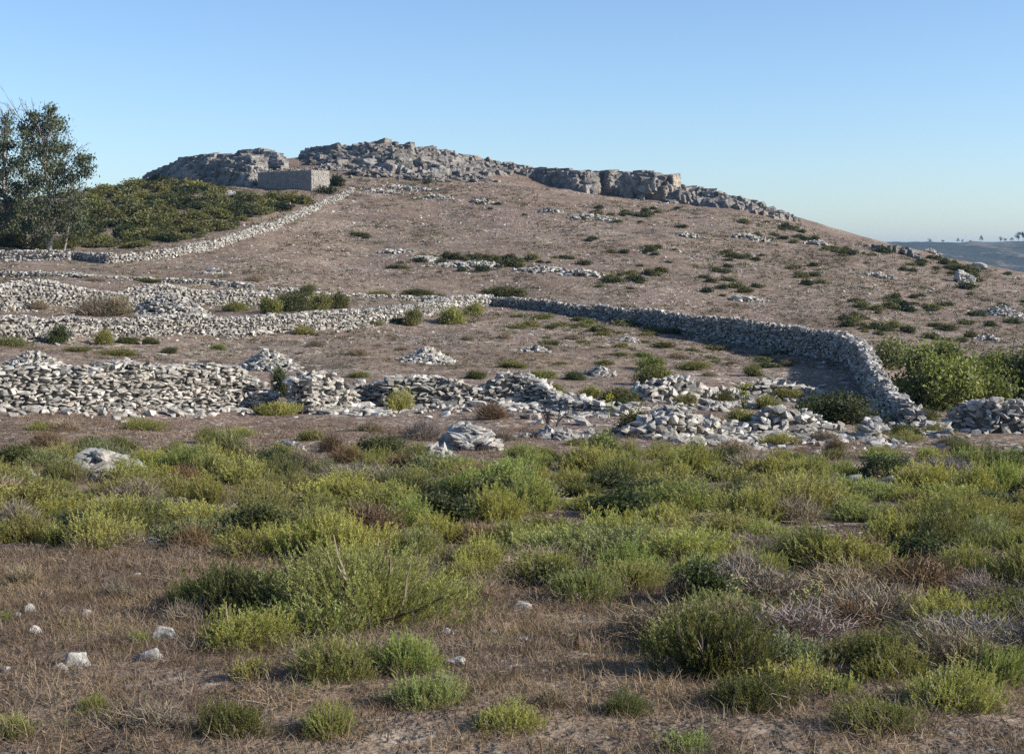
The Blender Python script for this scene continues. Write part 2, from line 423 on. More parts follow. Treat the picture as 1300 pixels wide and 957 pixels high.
def stone_wall(name, pts, thick, label, cat, L=(.14, .38), C=(.06, .13), lod=1, rag=.12, rubble=0, rub_r=1.0, group=None, slabs=1.0, back=True, world=None, jit=.2):
    """pts: photo (px, base row, top row[, forced distance]); stones laid in rough courses on both faces and the top"""
    P3 = []
    if world is not None: P3 = world
    else:
        for q in pts:
            b = G(q[0], q[1]) if len(q) == 3 else None
            if b is None:
                a = ratio(q[0], q[1]); b = np.array([a * q[3], q[3], gz(a * q[3], q[3])])
            h = b[1] * (slope(q[2]) - slope(q[1])) if len(q) == 3 else b[1] * slope(q[2]) - b[2]
            P3.append([b[0], b[1], max(h, .12)])
    line, tot = resample(P3, .1)
    tg = np.gradient(line[:, :2], axis=0)
    kk = np.ones(9) / 9
    for k in range(2): tg[:, k] = np.convolve(np.pad(tg[:, k], 4, mode='edge'), kk, 'valid')
    tg /= np.linalg.norm(tg, axis=1)[:, None]
    nr = np.stack([tg[:, 1], -tg[:, 0]], 1)          # towards the viewer's side when running left to right
    S = np.arange(len(line)) * .1
    hh = line[:, 2] + rag * (fbm(S / .7, S * 0 + tot, 5, 3) * 2)
    hmax = hh.max()
    pos, scl, yaw = [], [], []
    def put(s, off, z, l, d, c):
        i = min(int(s / .1), len(line) - 1)
        x, y = line[i, :2] + nr[i] * off
        pos.append((x, y, float(gz(x, y)) + z)); scl.append((l * .58, d, c * .62)); yaw.append(math.atan2(tg[i, 1], tg[i, 0]))
    for side in ((1, -1) if back else (1,)):
        z = -.05
        while z < hmax:
            c = rng.uniform(*C); s = rng.uniform(-.1, .1)
            while s < tot:
                l = rng.uniform(*L)
                i = min(int(max(s + l / 2, 0) / .1), len(line) - 1)
                if z + c * .6 < hh[i] and rng.uniform() > .07:
                    b = 1.12 - .3 * z / max(hh[i], .3)
                    put(max(s + l / 2, 0), side * (thick / 2 * b - .1 + rng.normal(0, .045)), z + c / 2 + .05 * math.sin(s * .9 + z * 3) + rng.normal(0, .02), l * rng.uniform(.75, 1.2), rng.uniform(.1, .2), c * (rng.uniform(.6, 1.25) if rng.uniform() > .08 else 1.9))
                s += l * .97
            z += c * .95
    for s_end in (.0, tot):
        i = 0 if s_end == 0 else len(line) - 1
        for z in np.arange(0, hh[i] + .05, np.mean(C)):
            for o_ in np.arange(-thick / 2 + .1, thick / 2, .2):
                put(s_end + rng.normal(0, .06), o_ + rng.normal(0, .04), z + rng.normal(0, .02), rng.uniform(*L), rng.uniform(.1, .2), rng.uniform(*C))
    for k in range(int(tot * thick / (np.mean(L) ** 2) * 1.5)):
        s = rng.uniform(0, tot); i = min(int(s / .1), len(line) - 1)
        put(s, rng.uniform(-.42, .42) * thick, hh[i] - .05 + rng.uniform(-.04, .04), rng.uniform(*L), rng.uniform(.09, .18), rng.uniform(*C) * slabs)
    mb = MB()
    add_rocks(mb, pos, scl, np.array(yaw) + rng.normal(0, .3, len(yaw)), jit, lod)
    # rubble core
    ii = np.arange(2, max(len(line) - 2, 4), 3)
    hw = thick / 2 - .2
    for a, b in zip(ii[:-1], ii[1:]):
        v = []
        for k in (a, b):
            for o in (-hw, hw):
                x, y = line[k, :2] + nr[k] * o; z0 = float(gz(x, y))
                v += [(x, y, z0 - .1), (x, y, z0 + max(hh[k] - .2, .02))]
        mb.add(v, [[0, 4, 1], [1, 4, 5], [2, 3, 6], [3, 7, 6], [1, 5, 3], [3, 5, 7], [0, 1, 2], [1, 3, 2], [4, 6, 5], [5, 6, 7]], (0, .3, 0))
    o = link(name, mb.mesh(name, M_STONE)); tag(o, label, cat, group); o['kind'] = 'thing'
    if rubble:
        n = rubble; s = rng.uniform(0, tot, n); off = thick * .45 + np.abs(rng.normal(0, rub_r, n)) ** 1.3 * .8
        off *= np.where(rng.uniform(0, 1, n) < .8, 1, -1)
        i = np.minimum((s / .1).astype(int), len(line) - 1)
        xy = line[i, :2] + nr[i] * off[:, None]
        sz = rng.uniform(.05, .16, n) * np.where(rng.uniform(0, 1, n) < .1, 1.7, 1)
        p = np.stack([xy[:, 0], xy[:, 1], gz(xy[:, 0], xy[:, 1]) + sz * .25], 1)
        m2 = MB(); add_rocks(m2, p, np.stack([sz * 1.2, sz, sz * .55], 1), rng.uniform(0, 6.3, n), .2, lod)
        f = link('fallen_stones', m2.mesh('fallen_stones', M_STONE), o); f['kind'] = 'stuff'
    return o

def heap(name, px, py, w, h, label, cat, stone=(.08, .16), lod=1, group=None, n=None, flat=.55, round_=1.0, dd=1.0, skirt=.2, mat=None):
    """a pile of loose stones; w, h in photo pixels, standing on the ground at (px, py)"""
    b = G(px, py); m = b[1] / F; R = w * m / 2; Hc = h * m
    n = n or int(min(900, 2.6 * math.pi * R * math.hypot(R * dd, Hc) / (np.mean(stone) ** 2 * 3)))
    th = rng.uniform(0, 2 * math.pi, n); r = np.sqrt(rng.uniform(0, 1, n)) * (1 + skirt * np.abs(rng.normal(0, 1, n)) * (rng.uniform(0, 1, n) < .3))
    prof = lambda q: np.clip(1 - q, 0, 1) ** round_
    lump = 1 + .35 * (vnoise(np.cos(th) * 1.5 + px, np.sin(th) * 1.5 + py, 4) - .5)
    x = b[0] + np.cos(th) * r * R * lump; y = b[1] + R * dd * .6 + np.sin(th) * r * R * dd * lump
    z = prof(r) * Hc
    sz = rng.uniform(*stone, n)
    mb = MB()
    p = np.stack([x, y, gz(x, y) + z], 1)
    add_rocks(mb, p, np.stack([sz * 1.25, sz, sz * flat], 1), rng.uniform(0, 6.3, n), .3, lod)
    k = 20; q = np.linspace(0, 2 * math.pi, k, endpoint=False); rr = np.linspace(.95, 0, 6)
    v = [(b[0] + math.cos(t_) * R * s_, b[1] + R * dd * .6 + math.sin(t_) * R * dd * s_, b[2] - .1 + max(float(prof(np.array(s_))) * Hc * .92 - .02, 0)) for s_ in rr for t_ in q]
    tr = []
    for i in range(5):
        for j in range(k):
            a_, b_ = i * k + j, i * k + (j + 1) % k
            tr += [[a_, b_, b_ + k], [a_, b_ + k, a_ + k]]
    mb.add(v, tr, (.1, .3, 0))
    o = link(name, mb.mesh(name, mat or M_STONE)); return tag(o, label, cat, group)

DW = 'dry_stone_wall'
stone_wall(DW, [(-70, 519, 462), (0, 518, 464), (40, 518, 461), (70, 519, 466), (86, 519, 476), (96, 519, 470), (115, 519, 463), (160, 519, 461), (250, 519, 463), (300, 519, 466), (325, 519, 478), (342, 520, 498)], .75,
           'near pale dry stone wall with ragged slab courses and notched top at left', 'stone wall', rubble=190, rub_r=.9, rag=.12, L=(.12, .34), C=(.05, .095), jit=.15)
stone_wall(DW, [(381, 516, 482, 41.5), (392, 516, 474, 42), (412, 516, 473, 42.8), (430, 516, 484, 43.6), (442, 517, 502, 44)], .8,
           'short isolated stump of stone wall with rubble spilling forward', 'stone wall', rubble=170, rub_r=1.3, rag=.06)
stone_wall(DW, [(446, 512, 494), (460, 511, 484), (472, 511, 496), (480, 512, 488), (495, 514, 480), (530, 514, 478), (560, 514, 479), (590, 513, 486), (608, 512, 490), (622, 512, 483), (640, 512, 474), (665, 512, 476), (690, 512, 484), (706, 513, 500)], .8,
           'ragged middle stretch of tumbled dry stone wall with dips in its top', 'stone wall', rubble=240, rub_r=1.1, rag=.12)
stone_wall('collapsed_wall', [(815, 508, 492), (835, 508, 480), (865, 509, 479), (888, 509, 490), (915, 510, 500), (930, 509, 494)], .9,
           'collapsed wall stretch of dark rounded stones behind the white blocks', 'stone wall', L=(.2, .5), C=(.13, .24), rubble=140, rub_r=1.3, rag=.18)
stone_wall('collapsed_wall', [(938, 503, 488), (965, 503, 483), (1000, 502, 486), (1030, 503, 494), (1042, 503, 500)], .7,
           'low collapsed wall stretch under the dark shrubs, right of the others', 'stone wall', L=(.2, .45), C=(.12, .2), rubble=60, rag=.16)
stone_wall('collapsed_wall', [(805, 556, 545), (830, 556, 526), (850, 556, 518), (868, 556, 522), (885, 555, 534), (900, 554, 528), (915, 553, 543), (935, 552, 540)], .9,
           'tumbled pile of big white blocks in front of the dark collapsed wall', 'stone wall', L=(.16, .38), C=(.10, .2), rubble=260, rub_r=1.3, rag=.22)
stone_wall('collapsed_wall', [(955, 553, 536), (975, 552, 518), (990, 552, 522), (1003, 552, 531), (1020, 551, 518), (1035, 551, 530), (1060, 550, 543)], .9,
           'block pile with toppled boulders right of the yellow fennel', 'stone wall', L=(.16, .38), C=(.10, .2), rubble=180, rub_r=1.2, rag=.22)
stone_wall(DW, [(1206, 546, 532), (1216, 547, 520), (1228, 548, 511), (1260, 549, 508), (1300, 549, 508), (1400, 550, 505), (1560, 552, 506)], .8,
           'grey dry stone wall end running out at the right edge', 'stone wall', L=(.14, .36), C=(.09, .17), rubble=60, rag=.08)
stone_wall('rubble_row', [(1140, 547, 541), (1160, 547, 536), (1180, 548, 540), (1205, 549, 542)], .6,
           'low row of rubble left of the grey wall end', 'rubble', L=(.16, .4), C=(.1, .2), rubble=60, rag=.12)
stone_wall('rubble_row', [(712, 516, 503), (740, 524, 512), (765, 526, 514), (800, 528, 516)], .9,
           'low scatter of fallen blocks between the tumbled walls', 'rubble', L=(.2, .45), C=(.1, .2), rubble=160, rub_r=1.5, rag=.2)
# second wall, its lit corner, and the long shaded wall that closes the field
stone_wall(DW, [(-60, 434, 403, 57), (0, 433, 403, 59), (10, 433, 401, 59.3), (60, 432, 404, 61), (150, 431, 406, 64.5), (300, 430, 403, 70.5), (375, 424, 400, 74.5), (450, 417, 395, 80.5), (500, 411, 390, 85), (540, 407, 385, 91), (560, 404, 381, 95), (572, 400, 379, 99)], .7,
           'long sunlit dry stone wall across the left below the dry terrace', 'stone wall', L=(.13, .32), C=(.08, .15), lod=0, rag=.07, rubble=120)
stone_wall(DW, [(573, 398, 378, 100), (600, 393, 375, 104), (622, 389, 375, 108)], .7,
           'short sunlit wall corner joining the long shaded wall', 'stone wall', L=(.18, .42), C=(.12, .2), lod=0, rag=.06)
stone_wall('boundary_wall', [(622, 390, 377, 108), (700, 400, 382, 102), (760, 407, 388, 97), (850, 417, 396, 89), (930, 429, 404, 80), (1000, 438, 413, 74), (1050, 446, 420, 69), (1078, 455, 427, 64), (1095, 470, 438, 58), (1106, 484, 455, 52), (1118, 500, 478, 47), (1133, 513, 496, 44.5), (1150, 524, 510, 42.5), (1163, 531, 523, 41.5)], .5,
           'long shaded boundary wall curving down the right of the field', 'stone wall', L=(.16, .4), C=(.11, .19), lod=0, rag=.07, rubble=60)
# terrace rubble wall and the walls beyond it
stone_wall('terrace_wall', [(-60, 394, 360, 76), (0, 394, 361, 78.5), (100, 395, 365, 82), (180, 395, 366, 85.5), (250, 395, 368, 88.5), (310, 394, 370, 91), (342, 392, 372, 93)], 1.1,
           'broad rubble terrace wall above the strip of dry grass', 'stone wall', L=(.14, .34), C=(.09, .17), lod=0, rag=.09, rubble=160)
heap('stone_heap', 212, 401, 95, 28, 'rubble mound slumped against the broad terrace wall', 'stone heap', stone=(.12, .24), lod=0, dd=.5, round_=.7, n=600)
stone_wall(DW, [(342, 382, 366, 97), (400, 383, 370, 99), (440, 383, 374, 101), (500, 384, 375, 102), (556, 384, 377, 103), (570, 385, 378, 103.5)], .7,
           'low shaded wall behind the patch of yellow dry grass', 'stone wall', L=(.18, .42), C=(.12, .2), lod=0, rag=.1)
stone_wall(DW, [(-60, 353, 343, 101), (0, 353, 344, 101), (60, 355, 346, 100.5), (150, 358, 351, 100), (230, 361, 355, 99.5), (320, 364, 360, 99)], .7,
           'low dark shaded wall running along above the terrace wall', 'stone wall', L=(.18, .42), C=(.12, .2), lod=0, rag=.12)
stone_wall(DW, [(-60, 331, 319, 124), (0, 331, 319, 124), (50, 331, 318, 124.5), (88, 331, 318, 125)], .8,
           'pale wall below the eucalyptus trees at the left edge', 'stone wall', L=(.2, .44), C=(.14, .22), lod=0, rag=.1, rubble=80)
stone_wall(DW, [(78, 331, 320, 129), (110, 332, 321, 126), (140, 333, 322, 123)], .8,
           'short dark shaded wall linking two pale walls below the trees', 'stone wall', L=(.2, .44), C=(.14, .22), lod=0, rag=.1)
stone_wall('hill_wall', [(138, 333, 324), (185, 331, 321), (230, 325, 314), (262, 318, 307), (300, 307, 297), (340, 293, 284), (375, 278, 270), (410, 261, 254), (447, 244, 238)], .55,
           'pale stone wall climbing the hillside towards the roofless hut', 'stone wall', L=(.2, .46), C=(.14, .24), lod=0, rag=.1)
# stone heaps
heap('stone_heap', 36, 470, 85, 24, 'shaded stone cone standing behind the near wall at far left', 'stone heap', lod=0)
heap('stone_heap', 338, 470, 82, 26, 'sharp stone cone behind the end of the near left wall', 'stone heap', lod=1)
heap('stone_heap', 541, 462, 68, 20, 'round topped stone cone alone in the middle of the field', 'stone heap', lod=1)
heap('stone_heap', 763, 478, 34, 13, 'tiny stone cone beside the round green bush in the field', 'stone heap', lod=1, stone=(.08, .18))
heap('stone_heap', 680, 447, 36, 9, 'flat pale stone spread in the field below the shaded wall', 'stone heap', lod=0)
heap('stone_heap', 797, 434, 30, 5, 'small flat stone patch among tufts near the shaded wall', 'stone heap', lod=0)
heap('stone_heap', 1278, 402, 52, 14, 'pale stone heap alone high on the right slope', 'stone heap', lod=0, stone=(.12, .25))
heap('stone_heap', 1256, 433, 32, 8, 'flat stone heap behind the big leafy shrub at right', 'stone heap', lod=0, stone=(.12, .25))
heap('stone_heap', 595, 571, 62, 30, 'white slab heap in the open near the middle of the photo', 'stone heap', stone=(.10, .24), lod=2, flat=.4, dd=.6, round_=.55, n=120, skirt=.15, mat=M_BARE)
heap('stone_heap', 545, 578, 60, 10, 'low trail of slabs left of the white slab heap', 'stone heap', stone=(.07, .17), lod=1, flat=.5, dd=.5, n=45, mat=M_BARE)
heap('stone_heap', 122, 603, 105, 24, 'low heap of white slabs among bushes at lower left', 'stone heap', stone=(.09, .22), lod=2, flat=.5, dd=.7, n=95, round_=.7, mat=M_BARE)
heap('stone_heap', 705, 558, 90, 12, 'flat litter of stones around the foot of the bare burnt tree', 'stone heap', stone=(.06, .15), lod=1, dd=.5, n=60, mat=M_BARE)
heap('stone_heap', 366, 575, 32, 14, 'small chalky stone heap between brown bushes', 'stone heap', stone=(.07, .15), lod=1, dd=.6, n=30, mat=M_BARE)
heap('slab_cairn', 1106, 556, 34, 22, 'stacked slab cairn left of the low rubble row', 'stone heap', stone=(.14, .26), lod=2, flat=.42, dd=.7, n=26, round_=.6, mat=M_BARE)

# ------------------------------------------------------------------ rock outcrops along the ridge
def outcrop(name, prof, label, size=(.7, 2.2), n_per_m=2.6, depth=5.0, lod='crag', tilt=.12, flat=.75, seed=0, cliff=False):
    """prof: photo (px, top row, base row); blocks piled from the base line up to the crest line"""
    pr = np.array(prof, float)
    mb = MB(); pos = []; scl = []
    base = [G(q[0], q[2]) for q in prof]
    L = sum(np.linalg.norm(base[i + 1][:2] - base[i][:2]) for i in range(len(base) - 1))
    for k in range(int(L * n_per_m)):
        px = rng.uniform(pr[0, 0], pr[-1, 0])
        ty, by = np.interp(px, pr[:, 0], pr[:, 1]), np.interp(px, pr[:, 0], pr[:, 2])
        bp = np.array([np.interp(px, pr[:, 0], [b[i] for b in base]) for i in range(3)])
        f = rng.uniform(0, 1)
        if cliff: f = f ** .6
        py = by + (ty - by) * f
        D = bp[1] + depth * f + rng.uniform(0, 1.0)
        hpx = (by - ty) / F * D
        s = rng.uniform(*size) * (.55 + .6 * f if cliff else 1) * rng.choice([.5, .8, 1, 1.25])
        s = min(s, max(hpx * .55, .35))
        pt = P(px, py, D); pt[2] -= s * flat * .9 * (.3 + .7 * f)
        pos.append(pt); scl.append((s * rng.uniform(1.0, 1.7), s * rng.uniform(.7, 1.0), s * flat))
    add_rocks(mb, pos, scl, rng.normal(-.75, .16 if cliff else .4, len(pos)), tilt * (.5 if cliff else 1.6), lod)
    o = link(name, mb.mesh(name, M_ROCK)); return tag(o, label, 'rock outcrop', 'limestone outcrops along the hilltop')

RO = 'rock_outcrop'
outcrop(RO, [(178, 228, 232), (190, 219, 232), (205, 211, 232), (225, 203, 232), (245, 196, 232), (270, 193, 234), (300, 191, 236), (325, 196, 238)], 'shaded rounded limestone outcrop left of the roofless hut', size=(1.2, 3.4), n_per_m=5, depth=9, cliff=True)
outcrop(RO, [(298, 196, 214), (312, 189, 214), (328, 187, 214), (345, 190, 215), (356, 199, 216), (360, 208, 218)], 'dark humped limestone dome directly behind the roofless hut', size=(1.5, 3.2), n_per_m=5, depth=5, cliff=True)
outcrop(RO, [(382, 196, 203), (390, 187, 206), (405, 184, 209), (425, 182, 212), (448, 184, 214), (460, 178, 217), (485, 176, 219), (510, 178, 222), (540, 184, 224), (570, 190, 225), (600, 196, 224), (625, 202, 222), (650, 206, 220)], 'highest jumbled limestone crest with bright boulders, right of the hut', size=(.45, 2.0), n_per_m=13, depth=11)
outcrop(RO, [(640, 205, 218), (660, 208, 222), (680, 212, 229), (700, 211, 236), (725, 213, 241), (745, 213, 245)], 'shadowed low cliff right of the highest crest', size=(1.2, 3.6), n_per_m=9, depth=4, cliff=True)
outcrop(RO, [(738, 213, 244), (760, 213, 247), (785, 215, 250), (803, 219, 252), (815, 214, 254), (845, 217, 256), (848, 224, 256)], 'overhanging square topped cliff with a bush on its rim', size=(1.0, 2.8), n_per_m=8, depth=4, cliff=True)
outcrop(RO, [(846, 236, 257), (862, 233, 259), (880, 236, 261), (900, 240, 263), (915, 241, 265)], 'blocky outcrop just right of the square topped cliff', size=(.5, 1.9), n_per_m=10, depth=5)
outcrop(RO, [(915, 243, 263), (940, 250, 267), (960, 254, 272), (980, 262, 277), (1000, 270, 280), (1015, 277, 283)], 'last tapering rock outcrop before the bare right shoulder', size=(.4, 1.4), n_per_m=11, depth=5)
outcrop(RO, [(1110, 306, 318), (1130, 307, 322), (1150, 312, 326), (1168, 320, 330)], 'small shaded outcrop on the skyline of the right shoulder', size=(.5, 1.2), n_per_m=5, depth=3)

for px, py, w_, h_, lab in [(600, 340, 80, 6, 'longest low ledge of stones and scrub across the mid slope'), (545, 332, 40, 5, 'stone ledge at the left end of the mid slope scrub'), (690, 346, 60, 6, 'stone ledge at the right of the mid slope scrub'), (738, 350, 50, 5, 'low stone ledge under the scrub right of the mid slope ledge'),
                             (755, 279, 60, 5, 'stone ledge below the square topped cliff'), (700, 270, 30, 4, 'small stone ledge left of the one below the cliff'), (490, 246, 50, 5, 'stone ledge right of the top of the hillside wall'), (555, 253, 40, 4, 'thin stone ledge below the highest crest'), (612, 259, 28, 5, 'dark stone ledge below the right part of the crest'),
                             (875, 302, 26, 6, 'pale stones below the blocky outcrop'), (955, 305, 50, 6, 'stone ledge below the tapering outcrop'), (1040, 312, 40, 6, 'stone ledge on the upper right shoulder'), (945, 383, 44, 5, 'pale stone spread above the shaded wall'), (1185, 318, 30, 5, 'stone ledge by the skyline of the right shoulder'), (500, 322, 36, 3, 'thin stone streak on the bare mid slope'), (520, 242, 60, 4, 'thin stone line under the crest'), (1120, 352, 40, 3, 'thin stone streak on the right slope'), (270, 348, 24, 3, 'dark stone line on bare ground above the terrace wall'),
                             (470, 224, 60, 6, 'blocky scree at the foot of the highest crest, left part'), (535, 229, 60, 6, 'blocky scree at the foot of the highest crest, middle part'), (598, 229, 50, 5, 'blocky scree at the foot of the highest crest, right part'), (420, 216, 40, 5, 'blocky scree above the hillside wall end')]:
    heap('stone_ledge', px, py, w_, h_, lab, 'stone ledge', stone=(.14, .42) if 'scree' not in lab else (.25, .75), lod=0, dd=.35 if 'scree' not in lab else .6, round_=.6, n=int(w_ * 2.2), skirt=.5, mat=M_STONE if 'scree' not in lab else M_ROCK)

# ------------------------------------------------------------------ roofless hut
def masonry(mb, A, B, z0, z1, th, outn):
    A = np.array(A); B = np.array(B); L = np.linalg.norm(B - A); t_ = (B - A) / L; nn = np.array(outn)
    yaw = math.atan2(t_[1], t_[0]); pos = []; scl = []
    z = z0
    while z < z1 - .05:
        c = rng.uniform(.16, .26); s = 0
        while s < L:
            l = min(rng.uniform(.25, .6), L - s + .1)
            if z + c > z1 - .35 and rng.uniform() < .45: s += l; continue
            for sd in (0, -1):
                q = A + t_ * (s + l / 2) + nn * (sd * th - (.11 if sd == 0 else -.11)) 
                pos.append((q[0], q[1], z + c / 2)); scl.append((l * .6, .16, c * .6))
            s += l
        z += c
    add_rocks(mb, pos, scl, np.full(len(pos), yaw), .03, 0)
    c0, c1 = A - nn * .06, A - nn * (th - .06); d0, d1 = B - nn * .06, B - nn * (th - .06)
    v = [(q[0], q[1], zz) for zz in (z0 - .6, z1 - .34) for q in (c0, d0, d1, c1)]
    mb.add(v, [[0, 1, 5], [0, 5, 4], [1, 2, 6], [1, 6, 5], [2, 3, 7], [2, 7, 6], [3, 0, 4], [3, 4, 7], [4, 5, 6], [4, 6, 7]], (.2, .4, 0))
hd = float(G(395, 243)[1])
hc = P(395, 242, hd); hl = P(327, 241, hd + 6.0)
fx = (hl - hc)[:2]; fl = np.linalg.norm(fx); tx = fx / fl
inn = np.array([-tx[1], tx[0]]);  inn = inn if inn[1] > 0 else -inn
zb = min(float(gz(*hc[:2])), float(gz(*hl[:2]))) - .3
zt = hd * slope(213)
c_fr, c_fl = hc[:2], hl[:2]; c_br, c_bl = c_fr + inn * 3.9, c_fl + inn * 3.9
hut = empty('stone_hut', (*(c_fr + c_fl) / 2, zb), 'roofless square hut of brownish stone below the hilltop rocks', 'hut')
def hut_wall(A, B, n_, z1, lab=None):
    mb = MB(); masonry(mb, A, B, zb, z1, .6, n_)
    for i, v in enumerate(mb.v): mb.v[i] = v - np.array(hut.location)
    o = link('wall', mb.mesh('wall', M_HUT), hut)
    if lab: o['label'] = lab
hut_wall(c_fl, c_fr, -inn, zt, 'shaded long front wall')
hut_wall(c_fr - (-tx) * 0 + inn * .62, c_br, -tx, zt - .0, 'sunlit short side wall')
hut_wall(c_bl + (-tx) * .0, c_br + tx * .62, inn, zt - .1)
hut_wall(c_fl + inn * .62, c_bl - inn * .62, tx, zt - .15)

# ------------------------------------------------------------------ loose single boulders
GB = 'loose stones lying in the foreground'
def boulder(px, py, w, h, label, lod=3, dep=.8, mat=None, tilt=.12, name='boulder', group=None):
    b = G(px, py); m = b[1] / F
    mb = MB(); k = int(rng.integers(0, 14)); v, t = ROCKS['round'][k]
    ext = v.max(0) - v.min(0)
    sc = np.array([w * m, w * m * dep, h * m * 1.35]) / ext
    v = v * sc; v[:, 2] -= v[:, 2].min() + h * m * .42
    R = rotmats(np.array([rng.uniform(-.4, .4)]), np.array([rng.normal(0, tilt)]), np.array([rng.normal(0, tilt)]))[0]
    c = np.zeros((len(v), 3)); c[:, 0] = rng.uniform(.3, 1)
    mb.add(v @ R.T, t, c)
    o = link(name, mb.mesh(name, mat or M_BARE, False), None, (b[0], b[1] + w * m * dep * .4, b[2]))
    tag(o, label, 'stone', group); return o
boulder(94, 846, 34, 20, 'large smooth pale boulder in dry grass at lower left')
boulder(77, 851, 16, 9, 'small pale stone touching the large smooth boulder')
boulder(37, 777, 16, 11, 'small white stone with a dark companion near the left edge')
boulder(22, 783, 10, 5, 'tiny white chip beside the small white stone')
boulder(43, 804, 17, 10, 'narrow tilted white stone in dry grass at left', tilt=.4)
boulder(6, 853, 14, 7, 'flat white stone cut by the left edge of the photo')
boulder(189, 839, 36, 15, 'flat topped rectangular stone casting a dark shadow', tilt=.05)
boulder(205, 812, 34, 16, 'bluish stone half hidden in shade left of the big bush')
boulder(108, 782, 16, 9, 'grey half buried stone in the dry grass clearing')
boulder(174, 733, 10, 6, 'white chip lying in the middle of the left clearing')
boulder(190, 692, 20, 9, 'pale stone under the olive bushes on the left')
boulder(580, 846, 26, 12, 'pointed white stone in the centre clearing', tilt=.3)
boulder(560, 867, 36, 8, 'long flat white stone below the pointed one')
boulder(666, 815, 14, 7, 'small bright stone left of the brown stump')
boulder(627, 804, 8, 5, 'tiny stone at the right foot of the big bush')
boulder(568, 806, 17, 9, 'grey stone half hidden at the right foot of the big bush')
boulder(646, 849, 12, 4, 'flat chip right of the pointed white stone')
boulder(838, 738, 10, 8, 'round grey stone among brown stalks right of centre')
boulder(447, 825, 22, 10, 'grey stone under the front edge of the big bush')
boulder(664, 773, 26, 9, 'dark shaded stone at the top of the centre clearing')
boulder(925, 852, 40, 8, 'flat grey slab in the lower right clearing')
boulder(1203, 816, 22, 9, 'grey stone in the dry patch at lower right')
boulder(1068, 851, 14, 7, 'small stone right of the flat grey slab')
boulder(1085, 612, 24, 10, 'bright white stone among the bushes on the right')
boulder(1060, 606, 10, 6, 'small chip left of the bright white stone')
boulder(1130, 613, 28, 9, 'pale slab right of the bright white stone')
boulder(1297, 580, 26, 14, 'shaded stone at the right edge beside the dark round bush')
boulder(908, 634, 14, 6, 'white stone on the bare path between right bushes')
boulder(893, 628, 10, 5, 'second white stone on the bare path')
boulder(758, 641, 9, 5, 'white chip in the middle of the green bushes')
boulder(30, 606, 24, 12, 'white stone left of the low slab heap')
boulder(0, 603, 14, 8, 'white stone at the left edge above the bushes')
boulder(566, 410, 18, 9, 'big pale slab leaning at the foot of the sunlit wall', lod=2)
boulder(233, 240, 13, 8, 'white boulder below the left outcrop', lod=2)
boulder(291, 250, 18, 9, 'white cracked boulder left of the hut', lod=2)
boulder(226, 257, 16, 5, 'low pale slab in scrub below the left outcrop', lod=2)
boulder(1243, 340, 20, 8, 'rounded boulder on the right skyline', lod=2)
heap('stone_heap', 1225, 360, 22, 13, 'bright white rock heap on the right shoulder', 'stone heap', stone=(.3, .8), lod=1, n=26, dd=.6, round_=.6)
boulder(700, 512, 30, 14, 'grey boulder at the right end of the middle wall', lod=3)
boulder(735, 826, 15, 21, 'upright rust brown stone like a stump in the centre clearing', name='brown_stone', mat=bark_mat('rusty_stone', (.06, .035, .025), (.16, .085, .045), 12), tilt=.05)

# ------------------------------------------------------------------ plants
def sprigs(seed, n, slen, nn, nl, nw, up=.8, hz=.55, lobes=5, shell=.45, brown=.06):
    """needle-leaved bush about 1 wide and hz high: many upright sprigs set with short needles"""
    r = np.random.default_rng(seed)
    th = r.uniform(0, 2 * math.pi, n); cz = r.uniform(0, 1, n) ** .75
    d = np.stack([np.cos(th) * np.sqrt(1 - cz ** 2), np.sin(th) * np.sqrt(1 - cz ** 2), cz], 1)
    lob = r.normal(size=(lobes, 3)); lob[:, 2] = np.abs(lob[:, 2]); lob /= np.linalg.norm(lob, axis=1)[:, None]
    bump = .48 + .62 * np.clip((d @ lob.T), 0, 1).max(1) ** 5 + r.normal(0, .08, n)
    rad = bump * (shell + (1 - shell) * r.uniform(0, 1, n) ** .6) * .47
    p = d * rad[:, None] * np.array([1, 1, hz / .47 * .9])
    ax = d * .55 + np.array([0, 0, up]) + r.normal(0, .28, (n, 3)); ax /= np.linalg.norm(ax, axis=1)[:, None]
    L = slen * r.uniform(.6, 1.45, n)
    p = p - ax * (L * .5)[:, None]; p[:, 2] = np.maximum(p[:, 2], .0)
    tt = r.uniform(0.05, 1, (n, nn))
    rd = r.normal(size=(n, nn, 3)); rd -= (rd * ax[:, None]).sum(-1, keepdims=True) * ax[:, None]
    rd /= np.linalg.norm(rd, axis=-1, keepdims=True)
    nd = ax[:, None] * .9 + rd * (.62 - .3 * tt[..., None]); nd /= np.linalg.norm(nd, axis=-1, keepdims=True)
    b = p[:, None] + ax[:, None] * (tt * L[:, None])[..., None]
    side = np.cross(nd, r.normal(size=(n, nn, 3))); side /= np.linalg.norm(side, axis=-1, keepdims=True)
    ll = nl * r.uniform(.7, 1.3, (n, nn, 1)); mid = b + nd * ll * .5
    v = np.stack([b, mid + side * nw * .5, b + nd * ll, mid - side * nw * .5], 2)
    q = np.arange(n * nn)[:, None] * 4
    t = np.concatenate([q + [0, 1, 2], q + [0, 2, 3]])
    c = np.zeros((n, nn, 4, 3)); c[..., 0] = np.clip(r.uniform(.0, .85, n)[:, None, None] + (tt[..., None] - .5) * .5 + r.normal(0, .1, (n, nn, 1)), 0, 1)
    c[..., 1] = ((r.uniform(0, 1, n) < brown) * r.uniform(.4, 1, n))[:, None, None]
    return v.reshape(-1, 3), t, c.reshape(-1, 3)

